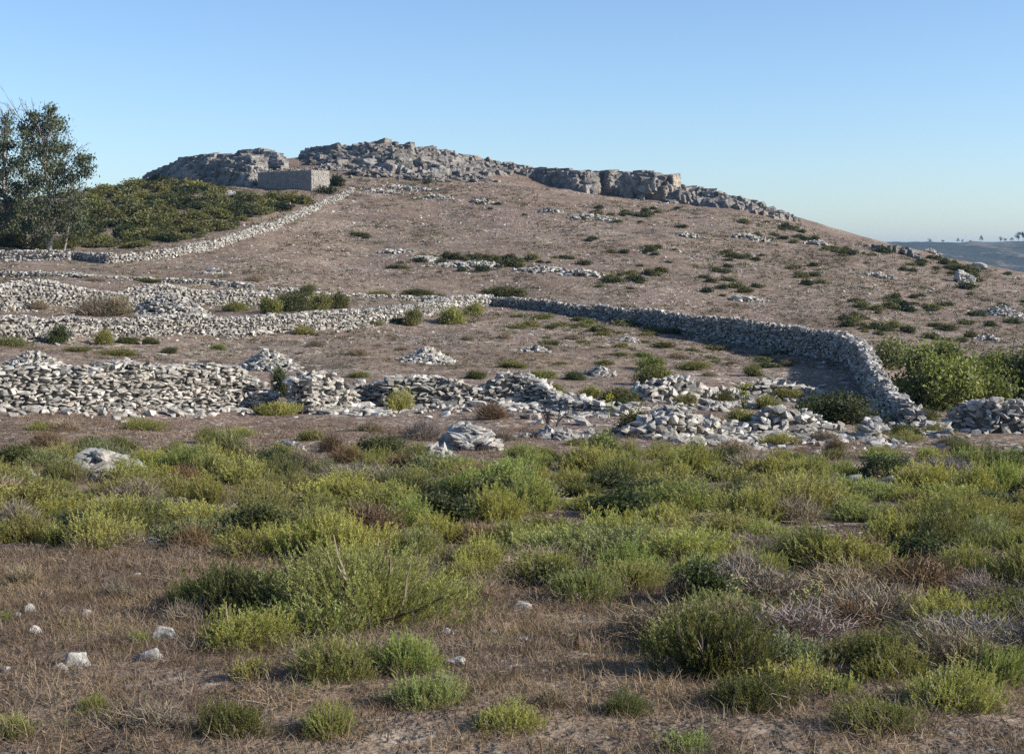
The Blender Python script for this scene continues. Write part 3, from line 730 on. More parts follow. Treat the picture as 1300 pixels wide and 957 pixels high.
def leaves(seed, n, ls, hz=.6, clumps=26, spread=.11, brown=.03):
    """broad-leaved bush: leaf blades gathered in clumps over a dome"""
    r = np.random.default_rng(seed)
    th = r.uniform(0, 2 * math.pi, clumps); cz = r.uniform(0.05, 1, clumps) ** .8
    cd = np.stack([np.cos(th) * np.sqrt(1 - cz ** 2), np.sin(th) * np.sqrt(1 - cz ** 2), cz], 1) * (r.uniform(.45, 1, clumps) * .42)[:, None]
    cd[:, 2] *= hz / .42 * .85
    w = r.integers(0, clumps, n)
    p = cd[w] + r.normal(0, 1, (n, 3)) * spread * np.array([1, 1, .75]); p[:, 2] = np.abs(p[:, 2])
    nd = r.normal(size=(n, 3)) + np.array([0, 0, .5]); nd /= np.linalg.norm(nd, axis=1)[:, None]
    sd = np.cross(nd, r.normal(size=(n, 3))); sd /= np.linalg.norm(sd, axis=1)[:, None]
    l = (ls * r.uniform(.6, 1.3, n))[:, None]
    v = np.stack([p, p + nd * l * .5 + sd * l * .28, p + nd * l, p + nd * l * .5 - sd * l * .28], 1)
    q = np.arange(n)[:, None] * 4
    c = np.zeros((n, 4, 3)); cv = r.uniform(.1, .8, clumps)
    c[..., 0] = np.clip(cv[w] + r.normal(0, .2, n), 0, 1)[:, None]
    c[..., 1] = ((r.uniform(0, 1, n) < brown) * r.uniform(.3, .9, n))[:, None]
    return v.reshape(-1, 3), np.concatenate([q + [0, 1, 2], q + [0, 2, 3]]), c.reshape(-1, 3)

def twigs(seed, n, ln, w, hz=.5, up=.5):
    """bare dry bush: crooked forking twigs as thin three-sided strips"""
    r = np.random.default_rng(seed); m = 4
    th = r.uniform(0, 2 * math.pi, n); cz = r.uniform(0, 1, n)
    d = np.stack([np.cos(th) * np.sqrt(1 - cz ** 2), np.sin(th) * np.sqrt(1 - cz ** 2), cz], 1)
    p = d * (r.uniform(0, 1, n) ** .6 * .4)[:, None] * np.array([1, 1, hz / .42]); 
    ax = d * .7 + np.array([0, 0, up]) + r.normal(0, .45, (n, 3)); ax /= np.linalg.norm(ax, axis=1)[:, None]
    L = ln * r.uniform(.4, 1.4, n)
    pts = [p]
    for k in range(m - 1):
        a2 = ax + r.normal(0, .45, (n, 3)); pts.append(pts[-1] + a2 * (L / (m - 1))[:, None])
    pts = np.stack(pts, 1); pts[..., 2] = np.maximum(pts[..., 2], 0.01)
    sd = np.cross(ax, r.normal(size=(n, 3))); sd /= np.linalg.norm(sd, axis=1)[:, None]
    wd = (w * np.array([1, .8, .6, .25]))[None, :, None]
    v = np.stack([pts + sd[:, None] * wd, pts - sd[:, None] * wd], 2)       # n, m, 2, 3
    q = (np.arange(n) * m * 2)[:, None, None] + (np.arange(m - 1) * 2)[None, :, None]
    t = np.concatenate([(q + np.array([0, 1, 3])).reshape(-1, 3), (q + np.array([0, 3, 2])).reshape(-1, 3)])
    c = np.zeros((n, m, 2, 3)); c[..., 0] = r.uniform(0, 1, n)[:, None, None]; c[..., 1] = ((r.uniform(0, 1, n) < .12) * .7)[:, None, None]
    return v.reshape(-1, 3), t, c.reshape(-1, 3)

def branches(seed, k, hz, rad=.012):
    r = np.random.default_rng(seed); mb = MB()
    for i in range(k):
        th = r.uniform(0, 6.28); e = r.uniform(.35, 1.3)
        d = np.array([math.cos(th) * math.cos(e), math.sin(th) * math.cos(e), math.sin(e) * hz / .5])
        p = [np.array([0, 0, -.03]) + d * .02]
        for j in range(5): p.append(p[-1] + d * .075 + r.normal(0, .014, 3))
        tube(mb, p, np.linspace(rad, rad * .3, 6), 4)
        for s in range(2):
            q = [p[2 + s]]; d2 = d + r.normal(0, .5, 3); d2[2] = abs(d2[2])
            for j in range(3): q.append(q[-1] + d2 * .06 + r.normal(0, .01, 3))
            tube(mb, q, np.linspace(rad * .55, rad * .2, 4), 3)
    return mb.mesh('branches', M_TWIG)

def bush_mesh(name, geo, mat):
    mb = MB(); mb.add(*geo); return mb.mesh(name, mat)

BIG = bush_mesh('foliage', sprigs(1, 2100, .12, 36, .017, .0032, hz=.5, lobes=14, shell=.35), M_LEAF)
MESH = {
    'heath': [bush_mesh('foliage', sprigs(10 + k, 430, .27, 36, .04, .0068, hz=.52, lobes=7, up=1.0), M_LEAF) for k in range(6)],
    'front': [bush_mesh('foliage', sprigs(40 + k, 700, .2, 40, .03, .0056, hz=.55, lobes=9, up=1.0), M_LEAF) for k in range(3)],
    'spire': [bush_mesh('foliage', sprigs(60 + k, 260, .3, 34, .045, .011, hz=.5, up=1.7, lobes=4, shell=.1), M_LEAF) for k in range(3)],
    'leafy': [bush_mesh('foliage', leaves(20 + k, 5200, .055, hz=.6), M_LEAF) for k in range(4)],
    'scrub': [bush_mesh('foliage', leaves(80 + k, 900, .12, hz=.5, clumps=12, spread=.13), M_LEAF) for k in range(5)],
    'dry':   [bush_mesh('foliage', twigs(30 + k, 1700, .22, .0055), M_DRY) for k in range(4)],
    'large': [bush_mesh('foliage', leaves(90 + k, 17000, .03, hz=.62, clumps=46, spread=.058), M_LEAF) for k in range(2)],
}
BR = [branches(k, 16, .5) for k in range(3)]

HUES = {
    'yellow-green': (.272, .270, .090), 'olive': (.222, .215, .084), 'bright green': (.222, .250, .092), 'dark green': (.072, .092, .038),
    'grey-green': (.20, .215, .12), 'rust brown': (.16, .105, .060), 'dry brown': (.22, .175, .13), 'grey-purple': (.20, .168, .15), 'deep olive': (.115, .122, .048), 'leaf green': (.18, .205, .068),
}
BUSHES = []          # px, py, w, h, hue, kind, object

def bush(kind, px, py, w, h, hue, name='heath_bush', label=None, cat='bush', group=None, with_wood=True, variant=None, me=None):
    b = G(px, py); m = b[1] / F
    me = me or (MESH[kind][variant] if variant is not None else random.choice(MESH[kind]))
    o = link(name, me)
    W = w * m * .98; top = {'spire': .78, 'leafy': .72, 'scrub': .66, 'large': .72, 'dry': .62}.get(kind, .62)
    yy = b[1] + W * .33
    o.location = (b[0] * yy / b[1], yy, float(gz(b[0] * yy / b[1], yy)) - .02)
    o.rotation_euler = (random.gauss(0, .04), random.gauss(0, .04), random.uniform(0, 6.28))
    o.scale = (W * random.uniform(.9, 1.15), W * random.uniform(.75, 1.1), h * m / top)
    j = random.uniform(.86, 1.16); c = HUES[hue]
    j *= .55 if kind == 'scrub' else (.75 if kind in ('leafy', 'large') else 1)
    o.color = (c[0] * j * random.uniform(.94, 1.06), c[1] * j, c[2] * j * random.uniform(.9, 1.15), 1)
    if with_wood and kind != 'dry': link('branches', random.choice(BR), o)
    if label: tag(o, label, cat, group)
    else:
        o['category'] = cat
        if group: o['group'] = group
        BUSHES.append([px, py, w, h, hue, {'low_bush': 'tuft', 'low_dry_bush': 'drytuft', 'hill_bush': 'hill', 'slope_bush': 'slope'}.get(name, kind), o])
    return o

# the ones that stand out in the photo
bush('heath', 462, 806, 345, 150, 'olive', label='widest and tallest heath bush, filling the lower centre left', me=BIG)
bush('front', 300, 790, 190, 95, 'deep olive', label='shaded dark bush merging into the left flank of the widest bush')
bush('spire', 340, 805, 90, 62, 'bright green', label='feathery bright sprays at the front left of the widest bush', name='young_shrub', cat='shrub')
bush('spire', 318, 866, 78, 52, 'yellow-green', label='small upright yellow-green shrub alone at the bottom edge left of centre', name='young_shrub', cat='shrub')
bush('front', 520, 862, 130, 76, 'bright green', label='green bush just below the right half of the widest bush')
bush('front', 430, 868, 150, 74, 'olive', label='olive bush directly below the widest bush')
bush('front', 905, 868, 200, 118, 'deep olive', label='dark brownish-green bush at the bottom edge right of centre')
bush('spire', 1000, 885, 130, 70, 'yellow-green', label='thin yellow-green shrub at the bottom between two darker bushes', name='young_shrub', cat='shrub')
bush('front', 1260, 872, 130, 75, 'bright green', label='bright green bush in the bottom right corner')
bush('spire', 175, 818, 40, 32, 'bright green', label='small bright green tuft above the large smooth boulder', name='young_shrub', cat='shrub')
bush('spire', 5, 788, 34, 24, 'bright green', label='small green tuft cut by the left edge beside white stones', name='young_shrub', cat='shrub')
bush('large', 1200, 522, 220, 128, 'leaf green', label='biggest leafy shrub behind the curve of the boundary wall', name='leafy_shrub', cat='shrub')
bush('large', 1290, 512, 150, 112, 'leaf green', label='pale leafy shrub at the right edge behind the grey wall end', name='leafy_shrub', cat='shrub')
bush('leafy', 1130, 470, 70, 46, 'grey-green', label='grey-green shrub hugging the outside of the curved boundary wall', name='leafy_shrub', cat='shrub')
bush('leafy', 1072, 540, 95, 46, 'dark green', label='dark green shrub at the inner foot of the boundary wall end', name='leafy_shrub', cat='shrub')
bush('leafy', 1030, 530, 60, 34, 'dark green', label='dark green shrub left of the one at the boundary wall end', name='leafy_shrub', cat='shrub')
bush('leafy', 1108, 554, 45, 22, 'yellow-green', label='yellow-green shrub beside the stacked slab cairn', name='leafy_shrub', cat='shrub')
bush('leafy', 762, 588, 62, 52, 'bright green', label='leafy pale green shrub on thin stems right of the burnt tree', name='leafy_shrub', cat='shrub')
bush('leafy', 810, 552, 60, 34, 'deep olive', label='olive shrub left of the big white blocks', name='leafy_shrub', cat='shrub')
bush('leafy', 357, 505, 26, 46, 'dark green', label='tall narrow dark shrub in the gap at the near wall end', name='leafy_shrub', cat='shrub')
bush('heath', 508, 524, 42, 38, 'yellow-green', label='rounded green bush against the front of the middle wall')
bush('dry', 625, 533, 50, 24, 'rust brown', label='rust brown dry bush in front of the middle wall', name='dry_bush', cat='dry bush')
bush('heath', 1255, 602, 120, 40, 'dark green', label='wide dark round bush at the right edge')
bush('heath', 360, 528, 70, 22, 'yellow-green', label='low yellow-green bush in front of the narrow dark shrub')
bush('dry', 288, 592, 75, 48, 'deep olive', label='brownish dark bush standing out behind the green ones at left', name='dry_bush', cat='dry bush')
bush('scrub', 808, 218, 12, 8, 'dark green', label='tiny bush perched on the rim of the square topped cliff', name='hill_bush', with_wood=False)
bush('scrub', 428, 238, 24, 20, 'dark green', label='dark round bush at the top end of the hillside wall', name='hill_bush', with_wood=False)
bush('scrub', 416, 247, 22, 12, 'deep olive', label='bush between the hut and the top of the hillside wall', name='hill_bush', with_wood=False)

# fill: (px, row, width, height, hue, kind) of bushes seen singly in the middle ground
for q in [(48, 548, 52, 15, 'olive', 'heath'), (183, 547, 75, 20, 'yellow-green', 'heath'), (335, 527, 40, 16, 'olive', 'heath'),
          (360, 592, 62, 36, 'olive', 'heath'), (235, 605, 95, 48, 'bright green', 'heath'), (482, 580, 78, 36, 'deep olive', 'leafy'),
          (440, 590, 50, 26, 'rust brown', 'dry'), (660, 582, 55, 24, 'bright green', 'heath'), (692, 584, 40, 22, 'yellow-green', 'leafy'),
          (535, 560, 60, 28, 'grey-purple', 'dry'), (20, 595, 60, 40, 'deep olive', 'leafy'), (115, 575, 70, 24, 'deep olive', 'leafy'), (215, 590, 30, 26, 'rust brown', 'dry'),
          (300, 555, 60, 14, 'yellow-green', 'heath'), (420, 575, 40, 26, 'rust brown', 'dry'), (730, 566, 40, 12, 'olive', 'leafy'),
          (940, 552, 46, 42, 'yellow-green', 'leafy'), (905, 548, 36, 24, 'olive', 'leafy'), (785, 516, 60, 26, 'deep olive', 'leafy'), (750, 505, 34, 18, 'yellow-green', 'leafy'),
          (830, 492, 60, 30, 'olive', 'leafy'), (825, 472, 52, 22, 'bright green', 'leafy'), (880, 470, 46, 12, 'yellow-green', 'leafy'), (790, 520, 24, 18, 'dark green', 'leafy'),
          (730, 483, 30, 13, 'dark green', 'leafy'), (955, 478, 28, 20, 'olive', 'leafy'), (975, 520, 50, 20, 'yellow-green', 'leafy'), (1000, 508, 46, 18, 'olive', 'leafy'),
          (605, 482, 30, 14, 'deep olive', 'leafy'), (455, 480, 30, 10, 'olive', 'leafy'), (650, 468, 46, 12, 'olive', 'leafy'), (690, 480, 40, 12, 'yellow-green', 'leafy'),
          (1045, 560, 50, 14, 'dry brown', 'dry'), (1150, 562, 60, 18, 'olive', 'heath'), (1210, 566, 60, 14, 'dry brown', 'dry'), (1060, 572, 40, 18, 'rust brown', 'dry'),
          (1000, 465, 22, 8, 'rust brown', 'dry'), (1025, 438, 24, 10, 'yellow-green', 'leafy'), (985, 430, 20, 10, 'yellow-green', 'leafy'),
          (690, 508, 60, 14, 'deep olive', 'leafy'), (80, 548, 50, 16, 'dry brown', 'dry'), (1150, 552, 50, 18, 'deep olive', 'leafy'), (1190, 553, 46, 16, 'olive', 'leafy'), (1175, 534, 40, 20, 'deep olive', 'leafy'), (860, 530, 44, 16, 'deep olive', 'leafy'), (700, 500, 40, 14, 'olive', 'leafy'), (915, 512, 40, 20, 'deep olive', 'leafy'), (150, 575, 60, 24, 'deep olive', 'heath'), (265, 565, 60, 26, 'olive', 'heath'), (395, 560, 40, 20, 'olive', 'leafy'), (470, 548, 40, 14, 'dry brown', 'dry'), (510, 600, 60, 26, 'rust brown', 'dry'), (60, 570, 50, 24, 'rust brown', 'dry'), (840, 580, 70, 22, 'olive', 'heath'), (740, 600, 70, 26, 'yellow-green', 'heath'), (930, 575, 60, 20, 'dry brown', 'dry'), (990, 565, 60, 18, 'olive', 'heath'), (1120, 585, 70, 22, 'olive', 'heath'), (640, 560, 40, 14, 'dry brown', 'dry'), (870, 515, 40, 18, 'olive', 'leafy'), (945, 500, 40, 16, 'deep olive', 'leafy')]:
    bush(q[5], *q[:5], name={'dry': 'dry_bush', 'heath': 'heath_bush', 'leafy': 'leafy_shrub'}[q[5]], cat={'dry': 'dry bush', 'heath': 'bush', 'leafy': 'shrub'}[q[5]],
         group={'dry': 'dry brown bushes', 'heath': 'heath bushes covering the foreground', 'leafy': 'leafy shrubs around the walls'}[q[5]])
# along the foot of the second wall, on the terrace, and low in the field
for q in [(75, 437, 38, 28, 'dark green'), (14, 440, 46, 16, 'olive'), (132, 438, 24, 22, 'yellow-green'), (162, 437, 34, 12, 'deep olive'), (190, 438, 26, 12, 'deep olive'),
          (100, 447, 40, 7, 'olive'), (150, 452, 60, 9, 'olive'), (215, 449, 30, 10, 'deep olive'), (278, 444, 24, 9, 'bright green'), (385, 426, 34, 15, 'yellow-green'), (470, 414, 40, 8, 'olive'), (505, 411, 24, 10, 'deep olive'),
          (524, 414, 28, 28, 'olive'), (575, 412, 44, 26, 'yellow-green'), (602, 401, 34, 20, 'yellow-green'), (345, 398, 40, 26, 'olive'), (372, 396, 46, 32, 'deep olive'), (405, 394, 40, 26, 'olive'), (430, 392, 28, 24, 'deep olive'),
          (120, 402, 60, 26, 'grey-purple'), (150, 402, 50, 30, 'dry brown'), (50, 394, 26, 12, 'dry brown'), (300, 396, 34, 14, 'olive'), (390, 376, 30, 18, 'deep olive'), (480, 376, 34, 8, 'olive'), (530, 376, 50, 9, 'deep olive'), (640, 380, 70, 16, 'deep olive'),
          (120, 358, 30, 6, 'dry brown'), (190, 360, 40, 6, 'deep olive'), (325, 358, 30, 10, 'dry brown')]:
    dry = q[4] in ('dry brown', 'grey-purple')
    bush('dry' if dry else 'leafy', *q, name='dry_bush' if dry else 'leafy_shrub', cat='dry bush' if dry else 'shrub', group='dry brown bushes' if dry else 'leafy shrubs around the walls', with_wood=False)

# heath covering the foreground band
def inb(px, py):                     # where the foreground bushes stand (0..1), from the photo
    if py < 592: return .25 if px > 380 else .15
    if px < 300 and py > 700: return 0.0
    if px < 270 and 688 < py <= 705: return .1
    if 560 < px < 850 and py > 755: return 0.0
    if 200 < px < 640 and py > 720: return .03
    if 830 < px < 1010 and 690 < py < 735: return .2
    if px > 850 and py > 735: return .25
    if 845 < px < 960 and 615 < py < 650: return .15
    if 890 < px < 1000 and 645 < py < 672: return .3
    if 180 < px < 260 and 620 < py < 670: return .5
    return .96

pts = []
tries = 0
while len(pts) < 250 and tries < 3200:
    tries += 1
    px = rng.uniform(-110, 1410); py = 584 + (rng.uniform(0, 1) ** 1.25) * 290
    if rng.uniform() > inb(px, py): continue
    sc = 1 + (py - 584) / 150
    mnx, mny = 30 * sc, 10 * sc
    if any(((px - a) / mnx) ** 2 + ((py - b_) / mny) ** 2 < 1 for a, b_ in pts): continue
    pts.append((px, py))
for px, py in pts:
    sc = 1 + (py - 584) / 150
    hv = float(fbm(np.array([px / 90.]), np.array([py / 40.]), 77, 2)[0]); r = rng.uniform()
    dryzone = (px > 850 and py > 730) or (300 < px < 560 and py < 600) or (px < 260 and py > 695)
    w = rng.uniform(50, 100) * sc; h = rng.uniform(17, 38) * sc
    if (dryzone and r < .5) or r < .085:
        bush('dry', px, py, w * .8, h * .8, str(rng.choice(['dry brown', 'grey-purple', 'rust brown', 'dry brown'])), name='dry_bush', cat='dry bush', group='dry brown bushes', with_wood=False)
    else:
        hue = 'olive' if hv < -.07 else ('yellow-green' if hv < .09 else 'bright green')
        if rng.uniform() < .24: hue = str(rng.choice(['deep olive', 'dark green', 'grey-green']))
        kind = 'leafy' if hue in ('dark green',) else ('spire' if rng.uniform() < .22 else 'heath')
        if py > 760 and kind == 'heath': kind = 'front'
        bush(kind, px, py, w, h, hue, group='heath bushes covering the foreground')

for q in [(1010, 656, 150, 62, 'olive', 'heath'), (690, 748, 115, 60, 'yellow-green', 'front'), (800, 752, 115, 56, 'olive', 'front'), (605, 728, 105, 55, 'yellow-green', 'heath'), (535, 712, 105, 50, 'olive', 'heath'), (880, 735, 90, 46, 'bright green', 'front'), (1230, 742, 120, 58, 'olive', 'front'), (960, 740, 100, 50, 'yellow-green', 'front'), (250, 770, 110, 52, 'deep olive', 'front'), (880, 604, 95, 50, 'olive', 'heath'), (1080, 735, 200, 66, 'yellow-green', 'front'), (745, 768, 105, 62, 'bright green', 'front'), (655, 700, 95, 50, 'olive', 'heath'),
          (330, 690, 130, 58, 'deep olive', 'leafy'), (800, 704, 110, 60, 'yellow-green', 'heath'), (1180, 700, 150, 52, 'olive', 'heath'), (130, 698, 120, 56, 'yellow-green', 'heath'), (40, 690, 90, 46, 'olive', 'heath'), (620, 646, 110, 50, 'deep olive', 'leafy'),
          (410, 700, 110, 66, 'yellow-green', 'heath'), (560, 690, 90, 46, 'yellow-green', 'heath'), (245, 700, 70, 36, 'rust brown', 'dry'), (1150, 790, 90, 50, 'dry brown', 'dry'), (1080, 800, 80, 44, 'rust brown', 'dry'), (870, 770, 70, 44, 'dry brown', 'dry'), (1240, 770, 80, 48, 'grey-purple', 'dry'),
          (960, 860, 100, 40, 'dry brown', 'dry'), (150, 760, 50, 26, 'dry brown', 'dry'), (235, 795, 60, 34, 'dry brown', 'dry'), (30, 745, 60, 30, 'dry brown', 'dry'), (115, 905, 60, 36, 'olive', 'front'), (700, 900, 60, 30, 'dry brown', 'dry'), (610, 760, 60, 30, 'dry brown', 'dry'), (1120, 935, 140, 66, 'olive', 'front'), (420, 940, 110, 56, 'olive', 'front'), (870, 960, 90, 50, 'bright green', 'spire'), (1130, 868, 130, 60, 'olive', 'front'), (1210, 905, 150, 70, 'yellow-green', 'front'), (960, 905, 150, 60, 'deep olive', 'front'), (1060, 885, 90, 50, 'yellow-green', 'spire'), (640, 930, 120, 50, 'yellow-green', 'front'), (300, 940, 130, 60, 'deep olive', 'front'), (540, 900, 120, 56, 'bright green', 'front'),
          (790, 910, 90, 44, 'deep olive', 'front'), (20, 940, 90, 46, 'yellow-green', 'front'), (200, 930, 80, 40, 'dry brown', 'dry'), (1180, 845, 80, 40, 'dry brown', 'dry'), (1285, 830, 90, 46, 'yellow-green', 'spire'), (850, 830, 80, 46, 'olive', 'front'), (930, 800, 90, 44, 'dry brown', 'dry'), (1000, 800, 80, 40, 'olive', 'spire')]:
    bush(q[5], *q[:5], name={'dry': 'dry_bush', 'leafy': 'leafy_shrub'}.get(q[5], 'heath_bush'), cat={'dry': 'dry bush', 'leafy': 'shrub'}.get(q[5], 'bush'),
         group={'dry': 'dry brown bushes', 'leafy': 'leafy shrubs around the walls'}.get(q[5], 'heath bushes covering the foreground'))

# low tufts on the field floor below the shaded wall
k = 0
while k < 62:
    px, py = rng.uniform(630, 1010), rng.uniform(396, 470)
    y0 = np.interp(px, [630, 850, 1000], [396, 420, 442])
    if py < y0 or rng.uniform() > math.exp(-(py - y0) / 22.): continue
    w = rng.uniform(12, 34)
    bush('scrub', px, py, w, w * rng.uniform(.22, .34), str(rng.choice(['olive', 'yellow-green', 'olive', 'deep olive', 'bright green'])), name='low_bush', cat='bush', group='low tufts below the long shaded wall', with_wood=False); k += 1
for px, py, w in [(400, 440, 30), (455, 452, 36), (480, 440, 16), (565, 452, 20), (350, 452, 24), (510, 445, 18), (595, 432, 24), (690, 445, 30), (860, 455, 30), (900, 478, 24), (930, 462, 18), (640, 430, 22), (725, 432, 28)]:
    bush('dry', px, py, w, w * .3, 'dry brown', name='low_dry_bush', cat='dry bush', group='low dry tufts in the walled field', with_wood=False)

# scrub on the hill
zones = [(620, 334, 95, 11, 58), (790, 350, 75, 12, 24), (790, 274, 80, 8, 24), (615, 262, 24, 7, 5), (745, 307, 14, 4, 4), (830, 322, 34, 6, 8), (985, 300, 60, 11, 20), (945, 328, 34, 9, 8),
         (1095, 320, 50, 8, 16), (1180, 340, 50, 10, 20), (1222, 350, 34, 12, 12), (925, 365, 40, 18, 12), (1030, 352, 30, 11, 9), (1140, 388, 60, 12, 24), (1105, 415, 46, 14, 20), (1270, 400, 36, 20, 10), (1180, 430, 110, 8, 10), (460, 300, 34, 6, 4), (520, 232, 40, 8, 6), (480, 236, 30, 5, 4), (560, 360, 90, 8, 6), (1280, 372, 20, 14, 6)]
hp = []
for cx, cy, rx, ry, n in zones:
    for i in range(n): hp.append((cx + rng.normal(0, .55) * rx, cy + rng.normal(0, .55) * ry))
for i in range(28): hp.append((rng.uniform(430, 1300), rng.uniform(250, 400)))
cnt = 0
for px, py in hp:
    sky = np.interp(px, [430, 560, 690, 850, 950, 1010, 1100, 1200, 1300], [222, 230, 240, 260, 270, 285, 308, 333, 352])
    wal = np.interp(px, [430, 570, 622, 760, 930, 1050, 1090, 1300], [365, 370, 372, 384, 400, 416, 424, 450])
    if py < sky or py > wal or cnt > 285: continue
    w = rng.uniform(6, 17) * (1 + (py - 250) / 240)
    bush('scrub', px, py, w, w * rng.uniform(.32, .55), str(rng.choice(['deep olive', 'dark green', 'olive', 'deep olive'])), name='hill_bush', with_wood=False, cat='bush', group='scrub bushes on the bare hillside'); cnt += 1
# dense scrub left of the hillside wall
k = 0
while k < 296:
    px, py = rng.uniform(85, 440), rng.uniform(226, 327)
    top = np.interp(px, [85, 150, 200, 300, 330, 410, 440], [246, 240, 234, 244, 252, 254, 246])
    bot = np.interp(px, [85, 140, 185, 262, 340, 447], [316, 318, 315, 301, 277, 231])
    if py < top or py > bot: continue
    w = (10 + 26 * rng.uniform() ** 1.3) * (1 + (py - 230) / 330)
    bush('scrub', px, py, w, w * rng.uniform(.32, .5), str(rng.choice(['olive', 'olive', 'yellow-green', 'olive', 'deep olive', 'dark green'])), name='slope_bush', with_wood=False, cat='bush', group='dense scrub left of the hillside wall'); k += 1

# ------------------------------------------------------------------ loose small stones (nobody could count them) and dry grass
def stones_stuff():
    mb = MB(); n = 27000; px = rng.uniform(-40, 1340, n); py = np.concatenate([rng.uniform(230, 440, 22000), rng.uniform(440, 660, 5000)])
    pos, scl = [], []
    dens = fbm(px / 70, py / 14, 55, 4)
    for a, b_, q in zip(px, py, dens):
        if q < -.02 and rng.uniform() < .7: continue
        if b_ < 330 and a < np.interp(b_, [230, 330], [445, 150]) and rng.uniform() < .8: continue
        if b_ < np.interp(a, [0, 180, 430, 690, 850, 1010, 1150, 1300], [330, 240, 222, 240, 258, 284, 325, 350]): continue
        p = G(a, b_); pxm = p[1] / F
        s = pxm * rng.uniform(.45, 1.5) * rng.choice([.8, 1, 1.8], p=[.5, .4, .1])
        s = min(s, .34)
        pos.append(p + np.array([0, 0, s * .15])); scl.append((s * 1.3, s, s * .6))
    add_rocks(mb, pos, scl, rng.uniform(0, 6.3, len(pos)), .25, 0)
    o = link('scattered_stones', mb.mesh('scattered_stones', M_STONE)); o['kind'] = 'stuff'
    tag(o, 'small pale stones strewn over the hillside and fields', 'stones')
stones_stuff()

def hill_tufts(seed, n, K, lo, hi, thr, name, label, color, dry):
    r = np.random.default_rng(seed); mb = MB()
    px = r.uniform(-30, 1340, n); py = r.uniform(228, 470, n); q = fbm(px / 60, py / 13, 91 + seed, 4); P_ = []
    for a, b_, d in zip(px, py, q):
        if d < thr + (.05 if a < 880 else -.05): continue
        if b_ < np.interp(a, [0, 180, 430, 690, 850, 1010, 1150, 1300], [330, 240, 222, 240, 258, 284, 325, 350]): continue
        p = G(a, b_); P_.append((p[0], p[1], p[2], r.uniform(lo, hi) * p[1] / F))
    P_ = np.array(P_); m = len(P_); ls = 1.0 if K < 20 else .42
    c = P_[:, None, :3] + r.normal(0, 1, (m, K, 3)) * P_[:, None, 3:4] * np.array([1, 1, .35]) * .8; c[..., 2] = np.maximum(c[..., 2], P_[:, None, 2])
    nd = r.normal(size=(m, K, 3)) + np.array([0, 0, 1.]); nd /= np.linalg.norm(nd, axis=-1, keepdims=True)
    sd = np.cross(nd, r.normal(size=(m, K, 3))); sd /= np.linalg.norm(sd, axis=-1, keepdims=True)
    l = P_[:, None, 3:4] * ls * r.uniform(.5, 1.0, (m, K, 1))
    v = np.stack([c, c + nd * l * .5 + sd * l * .3, c + nd * l, c + nd * l * .5 - sd * l * .3], 2)
    i = np.arange(m * K)[:, None] * 4; t = np.zeros((m, K, 4, 3)); t[..., 0] = r.uniform(0, .9, m)[:, None, None]; t[..., 1] = ((r.uniform(0, 1, m) < dry) * r.uniform(.3, .95, m))[:, None, None]
    mb.add(v.reshape(-1, 3), np.concatenate([i + [0, 1, 2], i + [0, 2, 3]]), t.reshape(-1, 3))
    o = link(name, mb.mesh(name, leaf_mat('low_hill_plants', .15, 1.2, .6, (.12, .082, .05)))); o.color = (*color, 1); o['kind'] = 'stuff'
    tag(o, label, 'ground cover')
hill_tufts(41, 19000, 12, .9, 2.9, -.02, 'ground_cover', 'low dry herbs and tufts covering the hillside and fields', (.095, .095, .04), .55)
hill_tufts(73, 11000, 12, .7, 2.3, .0, 'dry_hill_grass', 'straw coloured grass tufts thinly covering the hillside', (.20, .155, .098), .25)
hill_tufts(57, 8000, 46, 1.6, 5.2, .02, 'low_scrub', 'tiny scrub plants scattered thickly over the right slope', (.062, .066, .028), .15)

def grass(name, n, dlo, dhi, hlo, hhi, wid, color, label, thr, seed):
    r = np.random.default_rng(seed)
    m_ = n // 26; cy_ = np.sqrt(r.uniform(dlo ** 2, dhi ** 2, m_)); cx_ = r.uniform(-.52, .52, m_) * cy_; w_ = r.integers(0, m_, n); cs_ = r.uniform(.5, 1.5, m_)
    y = cy_[w_] + r.normal(0, .045, n) * (1 + cy_[w_] / 16); x = cx_[w_] + r.normal(0, .055, n) * (1 + cy_[w_] / 16)
    q = fbm(x / .8, y / .8, seed, 3) + .5 * fbm(x / 3, y / 3, seed + 4, 2)
    k = q > thr + r.normal(0, .08, n); x, y = x[k], y[k]; cs_ = cs_[w_][k]; n = len(x)
    z = gz(x, y)
    h = r.uniform(hlo, hhi, n) * (1 + y / 60) * cs_; th = r.uniform(0, 6.28, n); ln = r.uniform(.15, 1.9, n)
    d = np.stack([np.cos(th) * ln, np.sin(th) * ln, np.ones(n)], 1); d /= np.linalg.norm(d, axis=1)[:, None]
    b = np.stack([x, y, z - .01], 1); m = b + d * h[:, None] * .55
    tip = m + (d * np.array([1.8, 1.8, .65])) * h[:, None] * .5
    sa = r.uniform(0, 6.28, n); sd = np.stack([np.cos(sa), np.sin(sa), np.zeros(n)], 1) * (wid * (1 + y / 14))[:, None]
    v = np.stack([b - sd, b + sd, m + sd * .7, m - sd * .7, tip], 1)
    i = np.arange(n)[:, None] * 5
    t = np.concatenate([i + [0, 1, 2], i + [0, 2, 3], i + [3, 2, 4]])
    c = np.zeros((n, 5, 3)); pt = fbm(x / .6, y / .6, seed + 40, 3); c[..., 0] = np.clip(.45 + 1.5 * pt + r.normal(0, .22, n), 0, 1)[:, None]; c[..., 1] = ((r.uniform(0, 1, n) < np.clip(.3 - 1.2 * pt, 0, 1)) * r.uniform(.3, 1, n))[:, None]
    mb = MB(); mb.add(v.reshape(-1, 3), t, c.reshape(-1, 3))
    o = link(name, mb.mesh(name, M_GRASS)); o.color = (*color, 1); o['kind'] = 'stuff'; tag(o, label, 'grass')
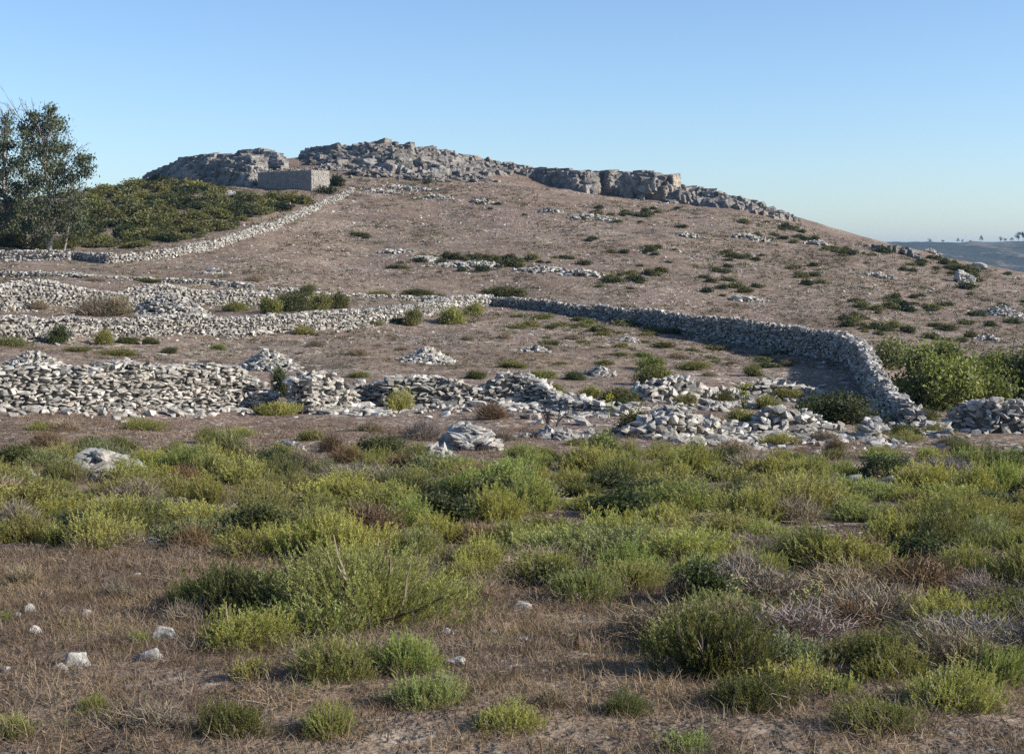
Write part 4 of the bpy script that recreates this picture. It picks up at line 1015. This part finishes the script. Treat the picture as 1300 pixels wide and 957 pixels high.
grass('dry_grass', 290000, 4.5, 15, .02, .095, .0016, (.205, .150, .098), 'dry straw coloured grass between the foreground bushes', -.34, 5)
grass('withered_grass', 95000, 13, 36, .03, .085, .0022, (.175, .118, .083), 'withered brown grass towards the tumbled walls', -.05, 8)
grass('green_grass', 42000, 4.5, 26, .03, .12, .0018, (.12, .14, .045), 'thin green grass mixed into the dry patches', .08, 12)

def stalks(n, dlo, dhi, name, color, label, seed):
    r = np.random.default_rng(seed); mb = MB(); V, T, C = twigs(seed, 46, .22, .0045, .4, .35)
    y = np.sqrt(r.uniform(dlo ** 2, dhi ** 2, n)); x = r.uniform(-.52, .52, n) * y
    k = fbm(x / 1.4, y / 1.4, seed, 3) > -.04; x, y = x[k], y[k]; z = gz(x, y)
    for a, b_, c_ in zip(x, y, z):
        t_ = r.uniform(0, 6.28); sc = r.uniform(.16, .5) * (1 + b_ / 60); R_ = np.array([[math.cos(t_), -math.sin(t_), 0], [math.sin(t_), math.cos(t_), 0], [0, 0, r.uniform(.5, 1)]]) * sc
        c2 = C.copy(); c2[:, 0] = np.clip(c2[:, 0] * .5 + r.uniform(0, .6), 0, 1)
        mb.add(V @ R_.T + np.array([a, b_, c_]), T, c2)
    o = link(name, mb.mesh(name, M_DRY)); o.color = (*color, 1); o['kind'] = 'stuff'; tag(o, label, 'dry plants')
stalks(1500, 4.6, 15, 'dry_herbs', (.16, .122, .10), 'tangled dead herbs and twigs matted through the grass', 21)
stalks(900, 13, 34, 'dead_herbs', (.15, .108, .085), 'brown dead herbs between the bushes and tumbled walls', 22)

# ------------------------------------------------------------------ eucalyptus trees
def eucalyptus(u, base_py, D, trunk_top, lean, clumps, twig_tips, label, rt=.24, leaves_per=640, name='eucalyptus_tree', stems=1):
    a = ratio(u, base_py); B = np.array([a * D, D, float(gz(a * D, D)) - .1])
    root = empty(name, B, label, 'tree', 'eucalyptus trees at the left edge')
    T = P(trunk_top[0], trunk_top[1], D) - B
    tr = MB()
    npt = 12; s = np.linspace(0, 1, npt)
    path = T[None] * s[:, None] + np.stack([np.sin(s * 5 + lean) * .25 * s, np.cos(s * 4 + lean) * .3 * s, s * 0], 1)
    tube(tr, path, rt * (1 - .72 * s) + .03 * (s < .05), 8)
    lv = MB(); r = rng
    def limb(target, rad, bare=False, mbx=tr):
        f = np.clip((target[2] / T[2]) * r.uniform(.5, .8), .15, .97)
        st = np.array([np.interp(f, s, path[:, k]) for k in range(3)])
        n = 7; q = np.linspace(0, 1, n)[:, None]
        mid = (st + target) / 2 + np.array([0, 0, -.12 * np.linalg.norm(target - st)]) + r.normal(0, .25, 3)
        c = st * (1 - q) ** 2 + mid * 2 * q * (1 - q) + target * q ** 2
        c[1:-1] += r.normal(0, .06, (n - 2, 3))
        tube(mbx, c, np.linspace(rad, rad * .25, n), 5)
        return c
    for (cx, cy, cr) in clumps:
        C = P(cx, cy, D + r.uniform(-1, 1) * 2.4) - B; R = cr * D / F
        limb(C, .05 + .018 * R)
        sub = max(5, int(cr * .75))
        for k in range(sub):
            ctr = C + r.normal(0, .52, 3) * R * np.array([1, 1, .8])
            if k % 3 == 0:
                tube(tr, [C, (C + ctr) / 2 + r.normal(0, .1, 3), ctr], [.035, .028, .015], 4)
            nl = int(leaves_per / sub * (cr / 16.))
            p = ctr + r.normal(0, 1, (nl, 3)) * np.array([.36, .36, .26]) * (.5 + .045 * cr)
            nd = r.normal(0, .6, (nl, 3)) + np.array([0, 0, -.75]); nd /= np.linalg.norm(nd, axis=1)[:, None]
            sd = np.cross(nd, r.normal(size=(nl, 3))); sd /= np.linalg.norm(sd, axis=1)[:, None]
            l = r.uniform(.16, .36, nl)[:, None]; w = l * .24
            v = np.stack([p, p + nd * l * .5 + sd * w, p + nd * l, p + nd * l * .5 - sd * w], 1)
            i = np.arange(nl)[:, None] * 4; sh = r.uniform(.1, .8)
            c = np.zeros((nl, 4, 3)); c[..., 0] = np.clip(sh + r.normal(0, .2, nl), 0, 1)[:, None]; c[..., 1] = (r.uniform(0, .5, nl) * (r.uniform(0, 1, nl) < .15))[:, None]
            lv.add(v.reshape(-1, 3), np.concatenate([i + [0, 1, 2], i + [0, 2, 3]]), c.reshape(-1, 3))
    link('trunk', tr.mesh('trunk', M_BARK, True), root)
    o = link('crown', lv.mesh('crown', M_EUC), root); o.color = (.062, .075, .039, 1)
    if twig_tips:
        bt = MB()
        for (cx, cy) in twig_tips:
            C = P(cx, cy, D + r.uniform(-1, 1) * 1.8) - B
            c = limb(C, .075, True, bt)
            for k in range(6):
                i = r.integers(2, 6); d = (c[i + 1] - c[i - 1]); L = np.linalg.norm(C - c[0])
                d = d / np.linalg.norm(d) + r.normal(0, .5, 3) - np.array([0, 0, .1])
                e = c[i] + d * L * r.uniform(.06, .17)
                tube(bt, [c[i], (c[i] + e) / 2 + r.normal(0, .06, 3), e], [.03, .024, .011], 3)
                for kk in range(3):
                    e2 = e + (d + r.normal(0, .5, 3)) * L * .05; tube(bt, [(c[i] + e) / 2 * .3 + e * .7, e2], [.018, .008], 3)
        link('bare_branches', bt.mesh('bare_branches', M_DEADTOP, True), root)
    return root

eucalyptus(63, 315, 135, (58, 165), 0, [(64, 140, 7), (46, 148, 7), (66, 152, 11), (52, 163, 13), (30, 160, 8), (72, 163, 13), (36, 172, 9), (45, 185, 15), (66, 187, 15), (80, 190, 11), (38, 200, 13), (58, 208, 18), (78, 214, 15), (100, 203, 8), (112, 203, 7), (108, 216, 8), (97, 226, 12), (45, 228, 15), (68, 234, 16), (88, 242, 13), (56, 256, 14), (76, 262, 14), (95, 258, 9), (100, 274, 8), (45, 272, 12), (60, 278, 11), (38, 288, 11), (82, 284, 10), (56, 294, 9), (100, 292, 8)],
           [(4, 130), (14, 126), (24, 124), (32, 128), (40, 124), (50, 134), (56, 128), (70, 148), (63, 139), (84, 168), (92, 182), (105, 184), (113, 188), (98, 178), (76, 158), (88, 176)],
           'tallest eucalyptus with bare dead twigs above its crown', rt=.3)
eucalyptus(9, 313, 139, (6, 185), 1.3, [(6, 150, 7), (4, 168, 11), (-6, 180, 13), (12, 183, 10), (0, 198, 15), (16, 205, 12), (-12, 215, 15), (8, 224, 16), (20, 235, 10), (-2, 245, 16), (14, 254, 13), (-10, 270, 15), (8, 276, 14), (22, 268, 8), (2, 292, 12), (18, 288, 10)], [(8, 140), (-5, 138), (14, 150)],
           'eucalyptus cut by the left edge of the photo', rt=.24)
eucalyptus(34, 314, 142, (33, 205), 2.2, [(30, 215, 10), (40, 240, 12), (26, 248, 11), (36, 262, 14), (24, 276, 11), (44, 284, 10), (30, 293, 9), (50, 252, 10), (20, 262, 10)], [], 'slender eucalyptus between the two taller ones', rt=.15)
eucalyptus(80, 313, 134, (95, 240), .6, [(98, 240, 8), (104, 254, 7), (88, 268, 10), (100, 284, 9), (84, 288, 10), (110, 262, 6), (72, 290, 8)], [(106, 236), (92, 232)], 'low leaning eucalyptus sapling right of the tallest tree', rt=.12, leaves_per=240)
eucalyptus(-42, 316, 138, (-45, 150), .2, [(-50, 160, 14), (-35, 175, 14), (-55, 190, 18), (-38, 210, 18), (-60, 230, 18), (-40, 250, 16), (-55, 270, 15)], [], 'eucalyptus standing outside the left edge, leaning in', rt=.24)
for k, q in enumerate(sorted([(20, 316, 40, 26), (50, 318, 30, 20), (88, 316, 36, 22), (4, 314, 30, 22), (70, 317, 24, 14)])):
    bush('leafy', *q, 'deep olive', name='leafy_shrub', cat='shrub', label=['leftmost', 'second', 'middle', 'fourth', 'rightmost'][k] + ' dark undergrowth shrub at the foot of the eucalyptus trees', group='undergrowth below the eucalyptus trees', with_wood=False)

# burnt little tree in the open
b = G(697, 556); m_ = b[1] / F
bt = MB()
def burnt(p0, d, L, r0, dep):
    n = 5; pts = [p0]
    for i in range(n): d = d + rng.normal(0, .16, 3); d /= np.linalg.norm(d); pts.append(pts[-1] + d * L / n)
    tube(bt, pts, np.linspace(r0, r0 * .55, n + 1), 5)
    if dep:
        for k in range(3 if dep > 1 else 2):
            burnt(pts[-1 - k], d * .6 + rng.normal(0, .5, 3) + np.array([0, 0, .45]), L * .62, r0 * .5, dep - 1)
for dx, tilt in ((-.12, -.05), (.12, .35), (.02, .1)):
    burnt(np.array([dx, 0, -.05]), np.array([tilt, 0, 1.]), 26 * m_ * 1.0, .035, 3)
o = link('burnt_tree', bt.mesh('burnt_tree', M_CHAR, True), None, b); tag(o, 'small bare burnt tree with black forking branches', 'tree')

# flowering herbs in the dry right foreground
def herb(seed, stems):
    r = np.random.default_rng(seed); mb = MB(); fl = MB()
    for i in range(stems):
        th = r.uniform(0, 6.28); tip = np.array([math.cos(th) * r.uniform(.05, .28), math.sin(th) * r.uniform(.05, .28), r.uniform(.6, 1)])
        base = np.array([tip[0] * .2, tip[1] * .2, -.03]); q = np.linspace(0, 1, 6)[:, None]
        c = base * (1 - q) + tip * q + np.array([0, 0, 1]) * 0
        tube(mb, c, np.linspace(.012, .006, 6), 4, (.3, 0, 0))
        for k in range(26):
            f = r.uniform(.1, .95); p = base * (1 - f) + tip * f; d = r.normal(0, 1, 3); d[2] = abs(d[2]) * .6; d /= np.linalg.norm(d)
            s = np.cross(d, [0, 0, 1]); s /= max(np.linalg.norm(s), 1e-6); l = r.uniform(.07, .13)
            mb.add([p, p + d * l * .5 + s * l * .16, p + d * l, p + d * l * .5 - s * l * .16], [[0, 1, 2], [0, 2, 3]], (r.uniform(.2, .9), 0, 0))
        for k in range(9):
            p = tip + r.normal(0, .05, 3); v, t = ICO[0]
            fl.add(v * r.uniform(.022, .036) * np.array([1, 1, .8]) + p, t, (r.uniform(0, 1), 0, 0))
    return mb.mesh('leaves', M_LEAF), fl.mesh('flower_heads', M_DRY)
H1, H2 = herb(3, 9), herb(8, 6)
for i, (px, py, h, lab) in enumerate([(935, 776, 46, 'pale flowering herb at the left of the dry right foreground'), (1012, 790, 44, 'pale flowering herb with thin heads right of its twin'), (1034, 775, 36, 'pale flowering herb behind the other two'),
                                     (948, 838, 40, 'leafy herb stalk beside the flat grey slab'), (1063, 660, 34, 'pale herb stalk among right hand bushes')]):
    q = G(px, py); m_ = q[1] / F; hm = h * m_
    root = empty('flowering_herb', q, lab, 'plant', 'pale flowering herbs'); root.scale = (hm,) * 3; root.rotation_euler[2] = i * 1.3
    a_, f_ = (H1, H2)[i % 2]
    x = link('leaves', a_, root); x.color = (.10, .14, .045, 1); x = link('flower_heads', f_, root); x.color = (.36, .34, .16, 1)
for i, (px, py, h, lab) in enumerate([(1000, 436, 16, 'yellow fennel at the foot of the shaded wall'), (1062, 448, 18, 'yellow fennel near the bend of the shaded wall'), (945, 520, 34, 'yellow fennel between the block piles'), (775, 530, 30, 'tall thin fennel stalk among fallen blocks')]):
    q = G(px, py); m_ = q[1] / F; hm = h * m_
    root = empty('fennel_plant', q, lab, 'plant', 'yellow fennel plants'); root.scale = (hm,) * 3
    a_, f_ = (H1, H2)[i % 2]
    x = link('leaves', a_, root); x.color = (.10, .13, .035, 1); x = link('flower_heads', f_, root); x.color = (.34, .30, .03, 1)

# far trees on the skyline of the distant hill
def far_tree(seed):
    r = np.random.default_rng(seed); t_, l_ = MB(), MB()
    tube(t_, [(0, 0, -.5), (.02, 0, .35), (0.03, .02, .7)], [.03, .024, .012], 5)
    for k in range(9):
        c = np.array([r.normal(0, .16), r.normal(0, .16), r.uniform(.45, 1)]); n = 34
        p = c + r.normal(0, .07, (n, 3)); nd = r.normal(size=(n, 3)); nd /= np.linalg.norm(nd, axis=1)[:, None]
        sd = np.cross(nd, r.normal(size=(n, 3))); sd /= np.linalg.norm(sd, axis=1)[:, None]
        v = np.stack([p, p + nd * .05 + sd * .035, p + nd * .1, p + nd * .05 - sd * .035], 1); i = np.arange(n)[:, None] * 4
        l_.add(v.reshape(-1, 3), np.concatenate([i + [0, 1, 2], i + [0, 2, 3]]), (.4, 0, 0))
    return t_.mesh('trunk', M_BARK), l_.mesh('crown', M_EUC)
FT = [far_tree(k) for k in range(3)]
for i, (px, h, w) in enumerate(sorted([(1216, 5, 4), (1222, 4, 3), (1246, 7, 5), (1270, 5, 5), (1276, 4, 5), (1293, 9, 9), (1299, 11, 7), (1180, 4, 5), (1197, 3, 5), (1232, 3, 4), (1284, 4, 5)])):
    a = ratio(px, 307); D = 1310.; ii = np.argmin(np.abs(fu - (650 + a * F))); jj = np.argmin(np.abs(fd - D))
    root = empty('distant_tree', (a * D, D, FZ[ii, jj] - .5), ['first', 'second', 'third', 'fourth', 'fifth', 'sixth', 'seventh', 'eighth', 'ninth', 'tenth', 'last'][i] + ' tiny tree from the left on the far hill skyline', 'tree', 'trees on the far hill skyline')
    hm = h * D / F * 1.3; root.scale = (w * D / F * 1.3, w * D / F * 1.3, hm); root.rotation_euler[2] = i
    link('trunk', FT[i % 3][0], root); x = link('crown', FT[i % 3][1], root); x.color = (.045, .06, .03, 1)

# ------------------------------------------------------------------ labels that single out each bush
LAND = [('the large smooth boulder', 94, 840), ('the flat topped rectangular stone', 189, 835), ('the low white slab heap', 122, 595), ('the burnt tree', 697, 540), ('the white slab heap', 595, 560), ('the widest bush', 460, 760),
        ('the brown stump-like stone', 735, 815), ('the stacked slab cairn', 1106, 550), ('the bright white stone', 1085, 608), ('the dark round bush', 1255, 590), ('the pale flowering herbs', 1000, 770), ('the flat grey slab', 925, 850),
        ('the big white blocks', 860, 540), ('the rust brown bush', 625, 525), ('the tall narrow shrub', 357, 490), ('the grey wall end', 1260, 530), ('the tiny stone cone', 763, 475), ('the round topped stone cone', 541, 455), ('the stone cone by the near wall', 338, 460),
        ('the leaning slab', 566, 405), ('the terrace rubble mound', 212, 390), ('the sunlit wall corner', 600, 385), ('the near wall notch', 86, 490), ('the white path stone', 908, 632), ('the stone in the left clearing', 174, 730), ('the boulder at the wall end', 700, 508)]
LAND2 = [('the longest stone ledge', 600, 340), ('the left mid slope ledge', 545, 332), ('the right mid slope ledge', 690, 346), ('the ledge below the square topped cliff', 755, 279), ('the small ledge left of the cliff', 700, 270),
         ('the top of the hillside wall', 447, 240), ('the thin ledge below the highest crest', 555, 253), ('the dark ledge below the crest', 612, 259), ('the pale stones below the outcrop', 875, 302), ('the ledge below the tapering outcrop', 955, 305),
         ('the ledge on the upper right shoulder', 1040, 312), ('the pale stone spread above the shaded wall', 945, 383), ('the skyline outcrop on the right shoulder', 1140, 318), ('the thin stone streak on the mid slope', 500, 322), ('the thin stone streak on the right slope', 1120, 352), ('the white rock heap', 1225, 355),
         ('the stone heap high on the right', 1278, 398), ('the flat heap behind the leafy shrub', 1256, 430), ('the bend of the boundary wall', 1085, 425), ('the skyline boulder', 1243, 338), ('the middle of the shaded wall', 800, 385), ('the square topped cliff', 800, 250), ('the ledge under the mid slope scrub', 738, 352), ('the right end of the shaded wall', 1000, 405)]
LAND3 = [('the white boulder below the left outcrop', 233, 238), ('the cracked white boulder', 291, 248), ('the low pale slab', 226, 256), ('the roofless hut', 345, 240), ('the foot of the hillside wall', 160, 322), ('the lower bend of the hillside wall', 262, 308), ('the middle of the hillside wall', 340, 285), ('the upper hillside wall', 410, 258),
         ('the tallest eucalyptus', 95, 300), ('the shaded rounded outcrop', 260, 228), ('the left skyline', 130, 242), ('the middle of the scrub slope', 180, 280), ('the centre of the scrub below the hut', 290, 275)]
LAND4 = LAND + [('the flat pale stone spread', 680, 445), ('the small flat stone patch', 797, 433), ('the sunlit end of the shaded wall', 640, 392), ('the middle of the shaded wall', 760, 405), ('the fennel at the shaded wall', 1000, 436), ('the shaded wall', 890, 425)]
ORD = ['', 'second ', 'third ', 'fourth ', 'fifth ', 'sixth ', 'seventh ', 'eighth ', 'ninth ', 'tenth ', 'eleventh ', 'twelfth ', 'thirteenth ', 'fourteenth ', 'fifteenth ', 'sixteenth ', 'seventeenth ', 'eighteenth ']
KW = {'heath': 'heath bush', 'front': 'heath bush', 'spire': 'upright sprig bush', 'leafy': 'leafy shrub', 'dry': 'dry bush', 'hill': 'hill bush', 'slope': 'scrub bush', 'tuft': 'low tuft', 'drytuft': 'dry tuft'}
cells = {}
for B in BUSHES:
    px, py = B[0], B[1] - B[3] * .4
    lst = {'hill': LAND2, 'slope': LAND3, 'tuft': LAND4, 'drytuft': LAND4}.get(B[5], LAND)
    ys = 2.2 if B[5] in ('hill', 'slope', 'tuft', 'drytuft') else 1.6
    nm, lx, ly = min(lst, key=lambda q: math.hypot(q[1] - px, (q[2] - py) * ys))
    dx, dy = px - lx, (py - ly) * ys
    rel = ('right of ' if dx > 0 else 'left of ') if abs(dx) > abs(dy) else ('in front of ' if dy > 0 else 'behind ')
    if B[5] in ('hill', 'slope') and rel in ('in front of ', 'behind '): rel = 'below ' if dy > 0 else 'above '
    hue = B[4]
    if B[5] == 'hill': hue = ('wide ' if B[2] > 14 else 'small ') + hue
    cells.setdefault((KW[B[5]], hue.replace('dry brown', 'brown'), rel, nm), []).append((math.hypot(dx, dy), B[6]))
for (kw, hue, rel, nm), L_ in cells.items():
    L_.sort(key=lambda q: q[0])
    for i, (d, o) in enumerate(L_):
        o['label'] = (ORD[i] if len(L_) == 1 else (ORD[i] or 'nearest ')) + hue + ' ' + kw + ' ' + rel + nm

# ------------------------------------------------------------------ air, light, camera
HAZE = 0.00010
bm = bmesh.new(); bmesh.ops.create_cube(bm, size=1)
me = bpy.data.meshes.new('haze'); bm.to_mesh(me); bm.free()
hz = link('haze', me); hz['kind'] = 'stuff'; hz['label'] = 'thin blue haze in the air over the valley'; hz['category'] = 'haze'
zlo, zhi = -48.0, 32.0
hz.scale = (16000, 7000, zhi - zlo); hz.location = (0, 2990, (zlo + zhi) / 2)
m, nt, out = new_mat('hazy_air')
pv = N(nt, 'ShaderNodeVolumePrincipled'); pv.inputs['Color'].default_value = (.28, .56, 1, 1); pv.inputs['Density'].default_value = HAZE; pv.inputs['Anisotropy'].default_value = .3
nt.links.new(pv.outputs[0], out.inputs['Volume']); me.materials.append(m)

EL, AZ = 27.0, 101.0                 # azimuth from +Y (into the picture) towards +X (right)
w = bpy.data.worlds.new('World'); scene.world = w; w.use_nodes = True
nt = w.node_tree; bg = nt.nodes['Background']
sky = nt.nodes.new('ShaderNodeTexSky'); sky.sky_type = 'NISHITA'; sky.sun_disc = False
sky.sun_elevation = math.radians(EL); sky.sun_rotation = math.radians(AZ); sky.air_density = .88; sky.dust_density = .65; sky.ozone_density = 4.3; sky.altitude = 100
nt.links.new(sky.outputs[0], bg.inputs[0]); bg.inputs[1].default_value = .108
sl = bpy.data.lights.new('sun', 'SUN'); sl.energy = 5.0; sl.angle = math.radians(.5); sl.color = (1, .93, .82)
so = bpy.data.objects.new('sun', sl); COL.objects.link(so)
sd = Vector((math.sin(math.radians(AZ)) * math.cos(math.radians(EL)), math.cos(math.radians(AZ)) * math.cos(math.radians(EL)), math.sin(math.radians(EL))))
so.rotation_euler = sd.to_track_quat('Z', 'Y').to_euler()

cam = bpy.data.cameras.new('camera'); cam.sensor_width = 36; cam.sensor_fit = 'HORIZONTAL'; cam.lens = 36 * F / 1300; cam.clip_end = 20000; cam.clip_start = .1
co = bpy.data.objects.new('camera', cam); COL.objects.link(co); co.rotation_euler = (math.pi / 2 - PITCH, 0, 0); scene.camera = co
scene.view_settings.view_transform = 'Standard'; scene.view_settings.look = 'None'; scene.view_settings.gamma = 1; scene.view_settings.exposure = 0.8
cy = scene.cycles
cy.max_bounces = 5; cy.diffuse_bounces = 3; cy.glossy_bounces = 1; cy.transmission_bounces = 2; cy.volume_bounces = 0; cy.transparent_max_bounces = 8
cy.use_denoising = False; cy.sample_clamp_indirect = 4
print('HILL', cnt, 'OBJECTS', len(bpy.data.objects), 'BUSHES', len(BUSHES), 'FILL', len(pts))
